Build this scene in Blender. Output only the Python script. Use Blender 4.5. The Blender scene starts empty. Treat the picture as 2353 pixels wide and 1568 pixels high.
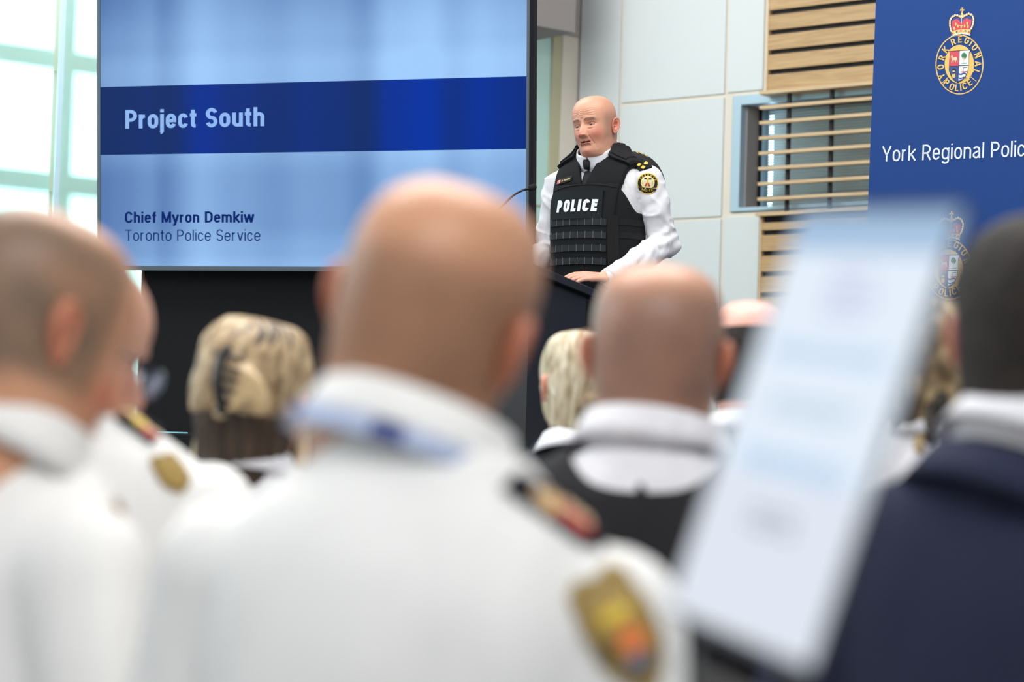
import bpy, bmesh, math, random
import numpy as np
from mathutils import Vector, Matrix, Euler, noise
from mathutils.bvhtree import BVHTree

random.seed(7)
PI = math.pi
SC = bpy.context.scene
COL = SC.collection

# ------------------------------------------------------------------ camera
FPX = 4950.0                      # focal length in pixels of the 2353 px frame
CAM_Z = 1.05
PITCH = math.atan(216 / FPX)
ROLL = 0.03
cd = bpy.data.cameras.new('camera')
cd.sensor_width = 36.0
cd.lens = FPX / 2353 * 36.0
cd.clip_start = 0.05
cd.clip_end = 200
cd.dof.use_dof = True
cd.dof.focus_distance = 8.95
cd.dof.aperture_fstop = 2.7
cd.dof.aperture_blades = 9
cam = bpy.data.objects.new('camera', cd)
COL.objects.link(cam)
CAM_R = Matrix.Rotation(PI / 2 + PITCH, 3, 'X') @ Matrix.Rotation(ROLL, 3, 'Z')
CAM_P = Vector((0, 0, CAM_Z))
cam.matrix_world = Matrix.Translation(CAM_P) @ CAM_R.to_4x4()
SC.camera = cam

def ray(px, py):
    return (CAM_R @ Vector(((px - 1176.5) / FPX, (784 - py) / FPX, -1))).normalized()

def at(px, py, Y):
    """the place seen at a pixel, at depth Y"""
    d = ray(px, py)
    return CAM_P + d * (Y / d.y)

# ------------------------------------------------------------------ world, lights, exposure
SC.view_settings.view_transform = 'Standard'
SC.view_settings.look = 'None'
SC.view_settings.gamma = 1.0
SC.view_settings.exposure = 0.0
SC.view_settings.use_curve_mapping = False
w = bpy.data.worlds.new('world'); SC.world = w
w.use_nodes = True
w.node_tree.nodes['Background'].inputs[0].default_value = (0.93, 0.97, 1.0, 1)
w.node_tree.nodes['Background'].inputs[1].default_value = 0.50

def area(name, loc, target, sx, sy, power, color):
    ld = bpy.data.lights.new(name, 'AREA')
    ld.shape = 'RECTANGLE'; ld.size = sx; ld.size_y = sy
    ld.energy = power; ld.color = color
    o = bpy.data.objects.new(name, ld); COL.objects.link(o)
    o.location = loc
    o.rotation_euler = (Vector(target) - Vector(loc)).to_track_quat('-Z', 'Y').to_euler()
    return o
area('ceiling_light_stage', (0.6, 7.2, 5.2), (0.3, 9.6, 1.6), 5.0, 1.6, 160, (1.0, 0.98, 0.95))
area('ceiling_light_front', (-0.3, 4.4, 4.6), (0.0, 2.6, 1.0), 4.0, 2.0, 225, (1.0, 0.98, 0.96))
area('ceiling_light_rear', (0.6, -1.2, 4.2), (0.2, 2.4, 0.9), 4.0, 2.0, 150, (1.0, 0.98, 0.96))
area('window_daylight_side', (-6.5, 5.0, 3.4), (0, 4.5, 1.2), 6.0, 3.5, 200, (0.90, 0.97, 1.0))
area('ceiling_light_wall', (-2.2, 11.2, 6.2), (1.4, 15.2, 1.8), 4.0, 2.0, 262, (1.0, 0.99, 0.985))

# ------------------------------------------------------------------ materials
def srgb(r, g, b):
    f = lambda c: (c / 255 / 12.92) if c / 255 <= 0.04045 else ((c / 255 + 0.055) / 1.055) ** 2.4
    return (f(r), f(g), f(b), 1)

MATS = {}
def mat(name, rgb, rough=0.6, metal=0.0, spec=0.5, noise_scale=0, noise_amt=0.0, bump=0.0, bump_scale=60,
        emit=None, emit_s=0.0, sheen=0.0, attr=False, sss=0.0, coat=0.0):
    if name in MATS: return MATS[name]
    m = bpy.data.materials.new(name); m.use_nodes = True
    nt = m.node_tree; b = nt.nodes['Principled BSDF']
    c = srgb(*rgb)
    b.inputs['Base Color'].default_value = c
    b.inputs['Roughness'].default_value = rough
    b.inputs['Metallic'].default_value = metal
    b.inputs['Specular IOR Level'].default_value = spec
    b.inputs['Sheen Weight'].default_value = sheen
    b.inputs['Coat Weight'].default_value = coat
    if sss:
        b.inputs['Subsurface Weight'].default_value = sss
        b.inputs['Subsurface Radius'].default_value = (0.012, 0.005, 0.003)
        b.inputs['Subsurface Scale'].default_value = 1.0
    tc = nt.nodes.new('ShaderNodeTexCoord')
    src = None
    if attr:
        a = nt.nodes.new('ShaderNodeVertexColor'); a.layer_name = 'Col'
        src = a.outputs['Color']
    if noise_amt:
        n = nt.nodes.new('ShaderNodeTexNoise'); n.inputs['Scale'].default_value = noise_scale
        n.inputs['Detail'].default_value = 5
        nt.links.new(tc.outputs['Object'], n.inputs['Vector'])
        mx = nt.nodes.new('ShaderNodeMix'); mx.data_type = 'RGBA'; mx.blend_type = 'MULTIPLY'
        mx.inputs['Factor'].default_value = 1
        r = nt.nodes.new('ShaderNodeMapRange')
        r.inputs['To Min'].default_value = 1 - noise_amt; r.inputs['To Max'].default_value = 1 + noise_amt
        nt.links.new(n.outputs['Fac'], r.inputs['Value'])
        if src: nt.links.new(src, mx.inputs['A'])
        else: mx.inputs['A'].default_value = c
        nt.links.new(r.outputs['Result'], mx.inputs['B'])
        src = mx.outputs['Result']
    if src: nt.links.new(src, b.inputs['Base Color'])
    if bump:
        n2 = nt.nodes.new('ShaderNodeTexNoise'); n2.inputs['Scale'].default_value = bump_scale
        n2.inputs['Detail'].default_value = 3
        nt.links.new(tc.outputs['Object'], n2.inputs['Vector'])
        bp = nt.nodes.new('ShaderNodeBump'); bp.inputs['Strength'].default_value = bump
        bp.inputs['Distance'].default_value = 0.01
        nt.links.new(n2.outputs['Fac'], bp.inputs['Height'])
        nt.links.new(bp.outputs['Normal'], b.inputs['Normal'])
    if emit:
        b.inputs['Emission Color'].default_value = srgb(*emit)
        b.inputs['Emission Strength'].default_value = emit_s
    MATS[name] = m
    return m

def cloth(name, rgb, rough=0.85, fold=0.35, fold_scale=7.0, weave=0.0, **k):
    """cloth with soft directional creases"""
    if name in MATS: return MATS[name]
    m = mat(name, rgb, rough, spec=0.2, **k)
    nt = m.node_tree; b = nt.nodes['Principled BSDF']
    tc = nt.nodes.new('ShaderNodeTexCoord')
    mp = nt.nodes.new('ShaderNodeMapping'); mp.inputs['Scale'].default_value = (1.0, 1.0, 0.45)
    mp.inputs['Rotation'].default_value = (0.3, 0.5, 0)
    nt.links.new(tc.outputs['Object'], mp.inputs['Vector'])
    n = nt.nodes.new('ShaderNodeTexNoise'); n.inputs['Scale'].default_value = fold_scale
    n.inputs['Detail'].default_value = 2.5; n.inputs['Distortion'].default_value = 0.8
    nt.links.new(mp.outputs['Vector'], n.inputs['Vector'])
    bp = nt.nodes.new('ShaderNodeBump'); bp.inputs['Strength'].default_value = fold
    bp.inputs['Distance'].default_value = 0.08
    nt.links.new(n.outputs['Fac'], bp.inputs['Height'])
    last = bp
    if weave:
        n3 = nt.nodes.new('ShaderNodeTexNoise'); n3.inputs['Scale'].default_value = 900
        nt.links.new(tc.outputs['Object'], n3.inputs['Vector'])
        b3 = nt.nodes.new('ShaderNodeBump'); b3.inputs['Strength'].default_value = weave
        b3.inputs['Distance'].default_value = 0.002
        nt.links.new(n3.outputs['Fac'], b3.inputs['Height'])
        nt.links.new(bp.outputs['Normal'], b3.inputs['Normal'])
        last = b3
    nt.links.new(last.outputs['Normal'], b.inputs['Normal'])
    return m

SKIN = mat('skin', (220, 170, 140), 0.42, spec=0.4, attr=True, noise_scale=60, noise_amt=0.06, bump=0.05, bump_scale=300, sss=0.12)
WHITE_SHIRT = cloth('white_shirt_cloth', (236, 236, 234), fold=0.30, fold_scale=5.0)
CRISP_SHIRT = cloth('crisp_white_shirt_cloth', (232, 232, 237), fold=0.3, fold_scale=8.0)
BLACK_VEST = cloth('black_vest_cloth', (27, 28, 31), fold=0.10, weave=0.3)
DARK_VEST = cloth('charcoal_vest_cloth', (38, 38, 41), fold=0.2)
NAVY_SUIT = cloth('navy_suit_wool', (40, 44, 66), fold=0.3, weave=0.2, fold_scale=4)
BLACK_SUIT = cloth('black_suit_wool', (30, 31, 36), fold=0.3)
TROUSER = cloth('dark_trouser_cloth', (24, 26, 34), fold=0.2)
SHOE = mat('black_shoe_leather', (14, 14, 15), 0.25)
EPAU = cloth('dark_epaulette_cloth', (20, 22, 32), fold=0.0, weave=0.3)
GOLD = mat('gold_thread', (236, 200, 60), 0.45, noise_scale=400, noise_amt=0.2)
OLDGOLD = mat('old_gold_thread', (160, 132, 66), 0.6, noise_scale=90, noise_amt=0.25)
RED = mat('red_thread', (214, 50, 60), 0.6)
WHITE = mat('white_thread', (242, 242, 238), 0.6)
BLACK = mat('black_thread', (16, 16, 18), 0.7)
BLUE_TH = mat('blue_thread', (40, 80, 200), 0.6)

# ------------------------------------------------------------------ mesh helpers
def tag(o, label=None, cat=None, group=None, kind=None):
    if label: o['label'] = label
    if cat: o['category'] = cat
    if group: o['group'] = group
    if kind: o['kind'] = kind
    return o

def link_mesh(name, me, mats, parent=None, smooth=True):
    o = bpy.data.objects.new(name, me); COL.objects.link(o)
    if not isinstance(mats, (list, tuple)): mats = [mats]
    for m in mats:
        if m: me.materials.append(m)
    if smooth:
        me.polygons.foreach_set('use_smooth', [True] * len(me.polygons))
    if parent:
        o.parent = parent
        o.matrix_parent_inverse = parent.matrix_world.inverted()
    return o

def obj(name, bm, mats, parent=None, smooth=False, recalc=True):
    if recalc: bmesh.ops.recalc_face_normals(bm, faces=bm.faces)
    me = bpy.data.meshes.new(name); bm.to_mesh(me); bm.free()
    return link_mesh(name, me, mats, parent, smooth)

def empty(name, loc, rz=0):
    o = bpy.data.objects.new(name, None); COL.objects.link(o)
    o.location = loc; o.rotation_euler = (0, 0, rz)
    o.matrix_world = Matrix.Translation(Vector(loc)) @ Matrix.Rotation(rz, 4, 'Z')
    return o

def box(bm, p0, p1, M=None, mi=0):
    x0, y0, z0 = p0; x1, y1, z1 = p1
    vs = [bm.verts.new((x, y, z)) for x in (x0, x1) for y in (y0, y1) for z in (z0, z1)]
    if M is not None:
        for v in vs: v.co = M @ v.co
    for f in ((0, 1, 3, 2), (4, 6, 7, 5), (0, 4, 5, 1), (2, 3, 7, 6), (0, 2, 6, 4), (1, 5, 7, 3)):
        fc = bm.faces.new([vs[i] for i in f]); fc.material_index = mi
    return vs

def prism(bm, pts, y0, y1, M=None, mi=0):
    """polygon in (x,z), extruded from y0 to y1"""
    a = [bm.verts.new((x, y0, z)) for x, z in pts]
    b = [bm.verts.new((x, y1, z)) for x, z in pts]
    if M is not None:
        for v in a + b: v.co = M @ v.co
    n = len(pts)
    fs = [bm.faces.new(a), bm.faces.new(b[::-1])]
    for i in range(n): fs.append(bm.faces.new((a[i], b[i], b[(i + 1) % n], a[(i + 1) % n])))
    for f in fs: f.material_index = mi

def tube(bm, pts, rads, n=16, cap=True, mi=0):
    """swept round tube through points"""
    pts = [Vector(p) for p in pts]
    if not isinstance(rads, (list, tuple)): rads = [rads] * len(pts)
    rings = []
    t0 = (pts[1] - pts[0]).normalized()
    up = Vector((0, 0, 1)) if abs(t0.z) < 0.9 else Vector((1, 0, 0))
    nx = t0.cross(up).normalized()
    for i, p in enumerate(pts):
        t = (pts[min(i + 1, len(pts) - 1)] - pts[max(i - 1, 0)]).normalized()
        nx = (nx - t * nx.dot(t)).normalized(); ny = t.cross(nx)
        rings.append([bm.verts.new(p + (nx * math.cos(a) + ny * math.sin(a)) * rads[i])
                      for a in [2 * PI * k / n for k in range(n)]])
    for i in range(len(rings) - 1):
        for k in range(n):
            f = bm.faces.new((rings[i][k], rings[i][(k + 1) % n], rings[i + 1][(k + 1) % n], rings[i + 1][k]))
            f.material_index = mi
    if cap:
        bm.faces.new(rings[0][::-1]).material_index = mi
        bm.faces.new(rings[-1]).material_index = mi
    return rings

def capsule(bm, p0, r0, p1, r1, n=20, m=5):
    p0, p1 = Vector(p0), Vector(p1)
    t = (p1 - p0)
    L = t.length
    t = t / L if L > 1e-6 else Vector((0, 0, 1))
    P, R = [], []
    for i in range(m + 1):
        a = PI / 2 * (1 - i / m) * 0.97
        P.append(p0 - t * r0 * math.sin(a)); R.append(max(r0 * math.cos(a), 1e-4))
    for i in range(m + 1):
        a = PI / 2 * i / m * 0.97
        P.append(p1 + t * r1 * math.sin(a)); R.append(max(r1 * math.cos(a), 1e-4))
    tube(bm, P, R, n)

def ellipsoid(bm, c, r, M=None, nu=24, nv=14):
    c = Vector(c); rings = []
    for j in range(1, nv):
        a = PI * j / nv
        rings.append([bm.verts.new((c.x + r[0] * math.sin(a) * math.cos(b), c.y + r[1] * math.sin(a) * math.sin(b), c.z + r[2] * math.cos(a)))
                      for b in [2 * PI * k / nu for k in range(nu)]])
    t = bm.verts.new((c.x, c.y, c.z + r[2])); u = bm.verts.new((c.x, c.y, c.z - r[2]))
    for k in range(nu):
        k2 = (k + 1) % nu
        bm.faces.new((t, rings[0][k], rings[0][k2])); bm.faces.new((u, rings[-1][k2], rings[-1][k]))
        for j in range(len(rings) - 1):
            bm.faces.new((rings[j][k], rings[j + 1][k], rings[j + 1][k2], rings[j][k2]))
    if M is not None:
        for v in [t, u] + [v for r_ in rings for v in r_]: v.co = M @ v.co

def sgnpow(v, p): return math.copysign(abs(v) ** p, v)

def interp(tab, z):
    """smooth interpolation in a table (z, a, b, c...) (Catmull-Rom)"""
    n = len(tab)
    if z <= tab[0][0]: return list(tab[0][1:])
    if z >= tab[-1][0]: return list(tab[-1][1:])
    for i in range(n - 1):
        if tab[i][0] <= z <= tab[i + 1][0]: break
    z0, z1 = tab[i][0], tab[i + 1][0]; t = (z - z0) / (z1 - z0)
    out = []
    for k in range(1, len(tab[0])):
        a, b = tab[i][k], tab[i + 1][k]
        ma = (b - tab[i - 1][k]) / (z1 - tab[i - 1][0]) if i > 0 else (b - a) / (z1 - z0)
        mb = (tab[i + 2][k] - a) / (tab[i + 2][0] - z0) if i < n - 2 else (b - a) / (z1 - z0)
        h = z1 - z0
        t2, t3 = t * t, t * t * t
        out.append((2 * t3 - 3 * t2 + 1) * a + (t3 - 2 * t2 + t) * h * ma + (-2 * t3 + 3 * t2) * b + (t3 - t2) * h * mb)
    return out

def ring_pt(wd, f, b, phi, e=2.3):
    """phi = 0 front (-y), +90 = +x"""
    s, c = math.sin(phi), math.cos(phi)
    x = wd * sgnpow(s, 2 / e)
    y = -(f if c > 0 else b) * sgnpow(c, 2 / e)
    return x, y

def loft(bm, tab, z0, z1, n=48, m=40, e=2.3):
    rings = []
    for j in range(m + 1):
        z = z0 + (z1 - z0) * j / m
        wd, f, b = interp(tab, z)[:3]
        rings.append([bm.verts.new((*ring_pt(wd, f, b, 2 * PI * k / n, e), z)) for k in range(n)])
    for j in range(m):
        for k in range(n):
            bm.faces.new((rings[j][k], rings[j][(k + 1) % n], rings[j + 1][(k + 1) % n], rings[j + 1][k]))
    bm.faces.new(rings[0][::-1]); bm.faces.new(rings[-1])
    return rings

def blob_mesh(bm, voxel, smooth=8, name='blob'):
    """fuse overlapping closed shapes into one continuous surface"""
    bmesh.ops.recalc_face_normals(bm, faces=bm.faces)
    me = bpy.data.meshes.new(name); bm.to_mesh(me); bm.free()
    o = bpy.data.objects.new(name + '_tmp', me); COL.objects.link(o)
    md = o.modifiers.new('r', 'REMESH'); md.mode = 'VOXEL'; md.voxel_size = voxel
    if smooth:
        ms = o.modifiers.new('s', 'SMOOTH'); ms.factor = 0.5; ms.iterations = smooth
    dg = bpy.context.evaluated_depsgraph_get(); dg.update()
    me2 = bpy.data.meshes.new_from_object(o.evaluated_get(dg))
    bpy.data.objects.remove(o); bpy.data.meshes.remove(me)
    me2.name = name
    return me2

def wrinkle(me, fn):
    """push vertices along their normals by fn(co)"""
    n = len(me.vertices)
    co = np.empty(n * 3); me.vertices.foreach_get('co', co); co = co.reshape(-1, 3)
    no = np.empty(n * 3); me.vertices.foreach_get('normal', no); no = no.reshape(-1, 3)
    d = np.array([fn(Vector(c)) for c in co])
    co += no * d[:, None]
    me.vertices.foreach_set('co', co.ravel()); me.update()

def paint(me, fn):
    ca = me.color_attributes.new('Col', 'FLOAT_COLOR', 'POINT')
    buf = []
    for v in me.vertices:
        c = fn(v.co); buf.extend((c[0], c[1], c[2], 1))
    ca.data.foreach_set('color', buf)

def lerp3(a, b, t): return tuple(a[i] + (b[i] - a[i]) * t for i in range(3))
def sstep(a, b, x):
    t = min(max((x - a) / (b - a), 0), 1)
    return t * t * (3 - 2 * t)
def gauss(d, s): return math.exp(-(d / s) ** 2)

# ------------------------------------------------------------------ lettering drawn as strokes (cap height 1)
def _arc(cx, cy, rx, ry, a0, a1, n=14):
    return [(cx + rx * math.cos(math.radians(a0 + (a1 - a0) * i / n)), cy + ry * math.sin(math.radians(a0 + (a1 - a0) * i / n))) for i in range(n + 1)]

def glyph(c, w):
    """(advance box width, strokes) of one letter in an upright sans face of stroke width w"""
    h = w / 2; X = .74; xh = X - h
    def O_(W, y0, y1):                       # narrow round-cornered bowl
        rx = W / 2 - h; ry = min((y1 - y0) / 2 - h, rx * 1.25)
        cx = W / 2
        p = _arc(cx, y1 - h - ry, rx, ry, 0, 180) + _arc(cx, y0 + h + ry, rx, ry, 180, 360)
        return p + [p[0]]
    if c == ' ': return .34, []
    if c == 'A': return .62, [[(.03, 0), (.31, .98)], [(.31, .98), (.59, 0)], [(.13, .30), (.49, .30)]]
    if c == 'O': return .62, [O_(.62, -.01, 1.01)]
    if c == 'o': return .50, [O_(.50, -.01, X + .01)]
    if c in 'CG':
        W = .60; rx = W / 2 - h; ry = rx * 1.25; cx = W / 2
        p = _arc(cx, 1.01 - h - ry, rx, ry, 12, 180) + _arc(cx, -.01 + h + ry, rx, ry, 180, 348 if c == 'C' else 360)
        s = [p]
        if c == 'G': s = [p + [(W - h, .46), (W * .55, .46)]]
        return W, s
    if c == 'c':
        W = .46; rx = W / 2 - h; ry = rx * 1.25; cx = W / 2
        return W, [_arc(cx, X + .01 - h - ry, rx, ry, 15, 180) + _arc(cx, -.01 + h + ry, rx, ry, 180, 345)]
    if c == 'e':
        W = .49; rx = W / 2 - h; ry = rx * 1.25; cx = W / 2
        return W, [[(h, .385), (W - h, .385)] + _arc(cx, X + .01 - h - ry, rx, ry, 0, 180) + _arc(cx, -.01 + h + ry, rx, ry, 180, 340)]
    if c == 'D':
        W = .60; r = W - h - .24
        return W, [[(h, 0), (h, 1)], [(h, 1 - h), (.24, 1 - h)] + _arc(.24, 1 - h - r, r, r, 90, 0) + _arc(.24, h + r, r, r, 0, -90) + [(h, h)]]
    if c == 'E': return .50, [[(h, 0), (h, 1)], [(h, 1 - h), (.49, 1 - h)], [(h, .53), (.46, .53)], [(h, h), (.50, h)]]
    if c == 'I': return w, [[(h, 0), (h, 1)]]
    if c == 'K': return .58, [[(h, 0), (h, 1)], [(.53, 1), (h + .02, .42)], [(.20, .56), (.56, 0)]]
    if c == 'L': return .47, [[(h, 1), (h, 0)], [(h, h), (.47, h)]]
    if c == 'M': return .74, [[(h, 0), (h, 1)], [(.74 - h, 0), (.74 - h, 1)], [(h * .9, 1), (.37, .04)], [(.37, .04), (.74 - h * .9, 1)]]
    if c == 'N': return .60, [[(h, 0), (h, 1)], [(.60 - h, 0), (.60 - h, 1)], [(h + .01, 1), (.60 - h - .01, 0)]]
    if c in 'PR':
        W = .55; y1, y0 = 1 - h, .45; r = (y1 - y0) / 2
        s = [[(h, 0), (h, 1)], [(h, y1), (W - h - r, y1)] + _arc(W - h - r, y0 + r, r, r, 90, -90) + [(h, y0)]]
        if c == 'R': s.append([(.30, .45), (.54, 0)] if w < .14 else [(.30, .45), (.52, 0)])
        return (W if c == 'P' else .57), s
    if c == 'S':
        W = .54; rx = W / 2 - h; cx = W / 2; ry = (1.02 - w) / 4
        return W, [_arc(cx, 1.01 - h - ry, rx, ry, 15, 250) + _arc(cx, -.01 + h + ry, rx, ry, 70, -165)]
    if c == 'T': return .54, [[(0, 1 - h), (.54, 1 - h)], [(.27, 1), (.27, 0)]]
    if c == 'Y': return .60, [[(.03, 1), (.30, .40)], [(.30, .40), (.57, 1)], [(.30, .48), (.30, 0)]]
    if c == 'a':
        W = .48
        return W + .02, [_arc(W / 2 - .01, xh - .12, W / 2 - h - .01, .13, 165, 0) + [(W - h, .1), (W - h + .02, 0)],
                   [(W - h, .44), (W / 2, .41)] + _arc(W / 2 - .02, .20, W / 2 - h - .01, .20 - h + .01, 100, 300, 16) + [(W - h, .18)]]
    if c == 'f': return .30, [[(.13 + h * .3, 0), (.13 + h * .3, .84)] + _arc(.28 + h * .3, .86, .15, .14 - h + .01, 180, 95, 6), [(0, X - h * .9), (.31, X - h * .9)]]
    if c in 'gq':
        W = .50
        return W, [O_(W, -.01, X + .01), [(W - h, X), (W - h, -.10)] + _arc(W / 2, -.10, W / 2 - h, .16 - h + .02, 0, -165, 10)]
    if c in 'hn':
        W = .49; r = W / 2 - h
        return W, [[(h, 0), (h, 1.0 if c == 'h' else X)], _arc(W / 2, xh - r * .95, r, r * .95, 165, 0) + [(W - h, 0)]]
    if c == 'm':
        W = .78; r = (W / 2 - h) / 2
        return W, [[(h, 0), (h, X)], _arc(h + r, xh - r * 1.2, r, r * 1.2, 165, 0) + [(W / 2, 0)], _arc(W / 2 + r, xh - r * 1.2, r, r * 1.2, 165, 0) + [(W - h, 0)]]
    if c in 'ij':
        s = [[(h, 0), (h, X)]] if c == 'i' else [[(h, X), (h, -.14)] + _arc(h - .10, -.14, .10, .10, 0, -80, 6)]
        return w, s + [[(h, 1.0 - w * .95), (h, 1.0)]]
    if c == 'k': return .48, [[(h, 0), (h, 1)], [(.46, X), (h + .02, .30)], [(.18, .42), (.47, 0)]]
    if c == 'l': return w, [[(h, 0), (h, 1)]]
    if c == 'r': return .33, [[(h, 0), (h, X)], _arc(h + .21, xh - .2, .21, .2, 175, 92, 8)]
    if c == 't': return .31, [[(.14, .94), (.14, .16)] + _arc(.28, .15, .14, .15 - h + .01, 180, 265, 6), [(0, X - h * .9), (.30, X - h * .9)]]
    if c == 'u':
        W = .49; r = W / 2 - h
        return W, [[(W - h, 0), (W - h, X)], [(h, X)] + _arc(W / 2, h + r * .95, r, r * .95, 180, 345)]
    if c == 'v': return .46, [[(.03, X), (.23, 0)], [(.23, 0), (.43, X)]]
    if c == 'w': return .72, [[(.03, X), (.19, 0)], [(.19, 0), (.36, X)], [(.36, X), (.53, 0)], [(.53, 0), (.69, X)]]
    if c == 'y': return .47, [[(.03, X), (.245, .0)], [(.45, X), (.20, -.16)], [(.23, -.10), (.16, -.19), (.05, -.20)]]
    if c == '.': return w, [[(h, 0), (h, w)]]
    return .5, [[(h, 0), (h, 1)]]

def ribbon(bm, pts, w, P, mi=0):
    """flat stroke of width w along a polyline; P maps (x, y) to the place"""
    q = [pts[0]]
    for p in pts[1:]:
        if math.hypot(p[0] - q[-1][0], p[1] - q[-1][1]) > 1e-4: q.append(p)
    if len(q) < 2: return
    closed = math.hypot(pts[0][0] - pts[-1][0], pts[0][1] - pts[-1][1]) < 1e-4
    n = len(q); L, R = [], []
    for i in range(n):
        a = q[i - 1] if i > 0 else (q[-2] if closed else None)
        b = q[i + 1] if i < n - 1 else (q[1] if closed else None)
        def dr(u, v):
            d = math.hypot(v[0] - u[0], v[1] - u[1]) or 1; return ((v[0] - u[0]) / d, (v[1] - u[1]) / d)
        d1 = dr(a, q[i]) if a else dr(q[i], b); d2 = dr(q[i], b) if b else d1
        t = (d1[0] + d2[0], d1[1] + d2[1]); l = math.hypot(*t)
        if l < .3: t, l = d1, 1
        t = (t[0] / l, t[1] / l)
        k = min(1 / max(abs(t[0] * d1[0] + t[1] * d1[1]), .35), 2.2)
        nx, ny = -t[1] * w / 2 * k, t[0] * w / 2 * k
        L.append(bm.verts.new(P(q[i][0] + nx, q[i][1] + ny))); R.append(bm.verts.new(P(q[i][0] - nx, q[i][1] - ny)))
    for i in range(n - 1):
        bm.faces.new((L[i], R[i], R[i + 1], L[i + 1])).material_index = mi

def letters(bm, s, w, P, gap=.13, mi=0, xlim=None, align='LEFT', thin=1.0):
    """write s; P maps (x, y) with cap height 1; returns the width"""
    x = 0; adv = []
    for ch in s:
        W, st = glyph(ch, w); adv.append((x, st)); x += W + (gap if ch != ' ' else 0)
    tot = x - gap
    x0 = -tot / 2 if align == 'CENTER' else 0
    for ax, st in adv:
        for k, p in enumerate(st):
            ribbon(bm, [(a + ax + x0, b) for a, b in p], w, P, mi)
    return tot
def text_width(s, w, gap=.13):
    return sum(glyph(c, w)[0] + (gap if c != ' ' else 0) for c in s) - gap

# ------------------------------------------------------------------ heads
HEAD_TAB = [  # z above the chin: half width, front, back (from the ear axis)
    (-0.14, .072, .055, .085), (-0.10, .066, .050, .080), (-0.06, .063, .048, .079), (-0.035, .063, .050, .080),
    (-0.018, .063, .060, .081), (-0.006, .062, .076, .082), (0.004, .061, .087, .083), (0.016, .062, .093, .084),
    (0.030, .065, .094, .085), (0.050, .069, .094, .088), (0.075, .073, .094, .094), (0.100, .0755, .093, .100),
    (0.120, .077, .092, .104), (0.140, .078, .095, .1065), (0.160, .078, .095, .106), (0.180, .0755, .090, .101),
    (0.200, .069, .078, .091), (0.214, .060, .064, .078), (0.224, .047, .049, .062), (0.231, .031, .032, .042), (0.235, .0015, .0015, .0025)]

def seg_d(px, pz, ax, az, bx, bz):
    t = ((px - ax) * (bx - ax) + (pz - az) * (bz - az)) / ((bx - ax) ** 2 + (bz - az) ** 2)
    t = min(max(t, 0), 1)
    return math.hypot(px - ax - t * (bx - ax), pz - az - t * (bz - az)), t

def face_disp(x, z):
    """how far the face stands out (+) or in (-) at (x, z)"""
    ax = abs(x); d = 0.0
    # eye sockets, brow
    d -= .0125 * math.exp(-((ax - .031) / .017) ** 2 - ((z - .119) / .0105) ** 2)
    d += .0050 * math.exp(-((ax - .030) / .020) ** 2 - ((z - .1385) / .0075) ** 2)
    d -= .0020 * gauss(ax, .008) * gauss(z - .142, .006)
    # lids: upper fold and bag below
    dz = z - (.1225 - 6.0 * (ax - .031) ** 2)
    d += .0050 * gauss(dz - .0035, .0032) * gauss(ax - .031, .015)
    dz2 = z - (.1075 + 8.0 * (ax - .031) ** 2)
    d += .0042 * gauss(dz2, .0045) * gauss(ax - .031, .014)
    d -= .0022 * gauss(z - (.0995 + 9.0 * (ax - .031) ** 2), .0018) * gauss(ax - .029, .013)
    # nose
    if .060 < z < .135:
        t = sstep(.130, .082, z)
        h = .006 + .026 * t
        wdt = .0065 + .0068 * t
        under = sstep(.061, .079, z)
        d += h * math.exp(-(ax / wdt) ** 2 * 0.9) * under * sstep(.137, .118, z)
    d += .0135 * math.exp(-((ax - .0145) / .0065) ** 2 - ((z - .0785) / .0070) ** 2)
    d -= .0050 * math.exp(-((ax - .0205) / .0035) ** 2 - ((z - .0840) / .0080) ** 2)
    # cheeks, nasolabial fold
    d += .0065 * math.exp(-((ax - .044) / .020) ** 2 - ((z - .080) / .020) ** 2)
    ds, t = seg_d(ax, z, .0195, .082, .0345, .043)
    d -= .0042 * gauss(ds, .0028) * (1 - .3 * t)
    ds, t = seg_d(ax, z, .034, .040, .040, .024)
    d -= .0015 * gauss(ds, .0050)
    # mouth
    d += .0040 * gauss(z - .062, .008) * gauss(ax, .022)
    lip = sstep(.029, .018, ax)
    d += .0048 * gauss(z - (.0565 - .9 * ax * ax / .03), .0030) * lip
    d += .0056 * gauss(z - (.0455 + 3.0 * ax * ax), .0038) * lip
    d -= .0085 * gauss(z - (.0515 - 1.2 * ax * ax), .0020) * sstep(.028, .020, ax)
    d -= .0030 * gauss(z - .0370, .0035) * gauss(ax, .022)
    d -= .0018 * gauss(ax, .0028) * gauss(z - .065, .006)
    # chin, jowls
    d += .0060 * math.exp(-(ax / .019) ** 2 - ((z - .018) / .012) ** 2)
    d += .0030 * math.exp(-((ax - .046) / .013) ** 2 - ((z - .022) / .014) ** 2)
    # forehead furrows
    for q, (zz, a) in enumerate(((.1530, .0011), (.1600, .0014), (.1680, .0012), (.1760, .0006))):
        wv = .0022 * math.sin(ax * 120 + q) - 2.0 * (ax - .02) ** 2
        d -= a * gauss(z - zz - wv, .0015) * sstep(.060, .045, ax)
    d -= .0020 * gauss(ax - .005, .0018) * gauss(z - .139, .008)
    return d

def head_point(phi, z, off=0.0, e=2.15, fat=1.0, face=True):
    wd, f, b = interp(HEAD_TAB, z)
    jaw = sstep(-.03, .05, z)
    if math.cos(phi) > 0: e = e - .42 * (1 - sstep(.025, .095, z)) * sstep(-.03, .0, z) * sstep(0, .3, math.cos(phi))
    x, y = ring_pt(wd * fat + off, f + off, b * (1 + (fat - 1) * .5) + off, phi, e)
    if face and math.cos(phi) > 0.05 and -0.01 < z < .2:
        y -= face_disp(x, z) * sstep(0.05, 0.35, math.cos(phi))
    return Vector((x, y, z))

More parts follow.
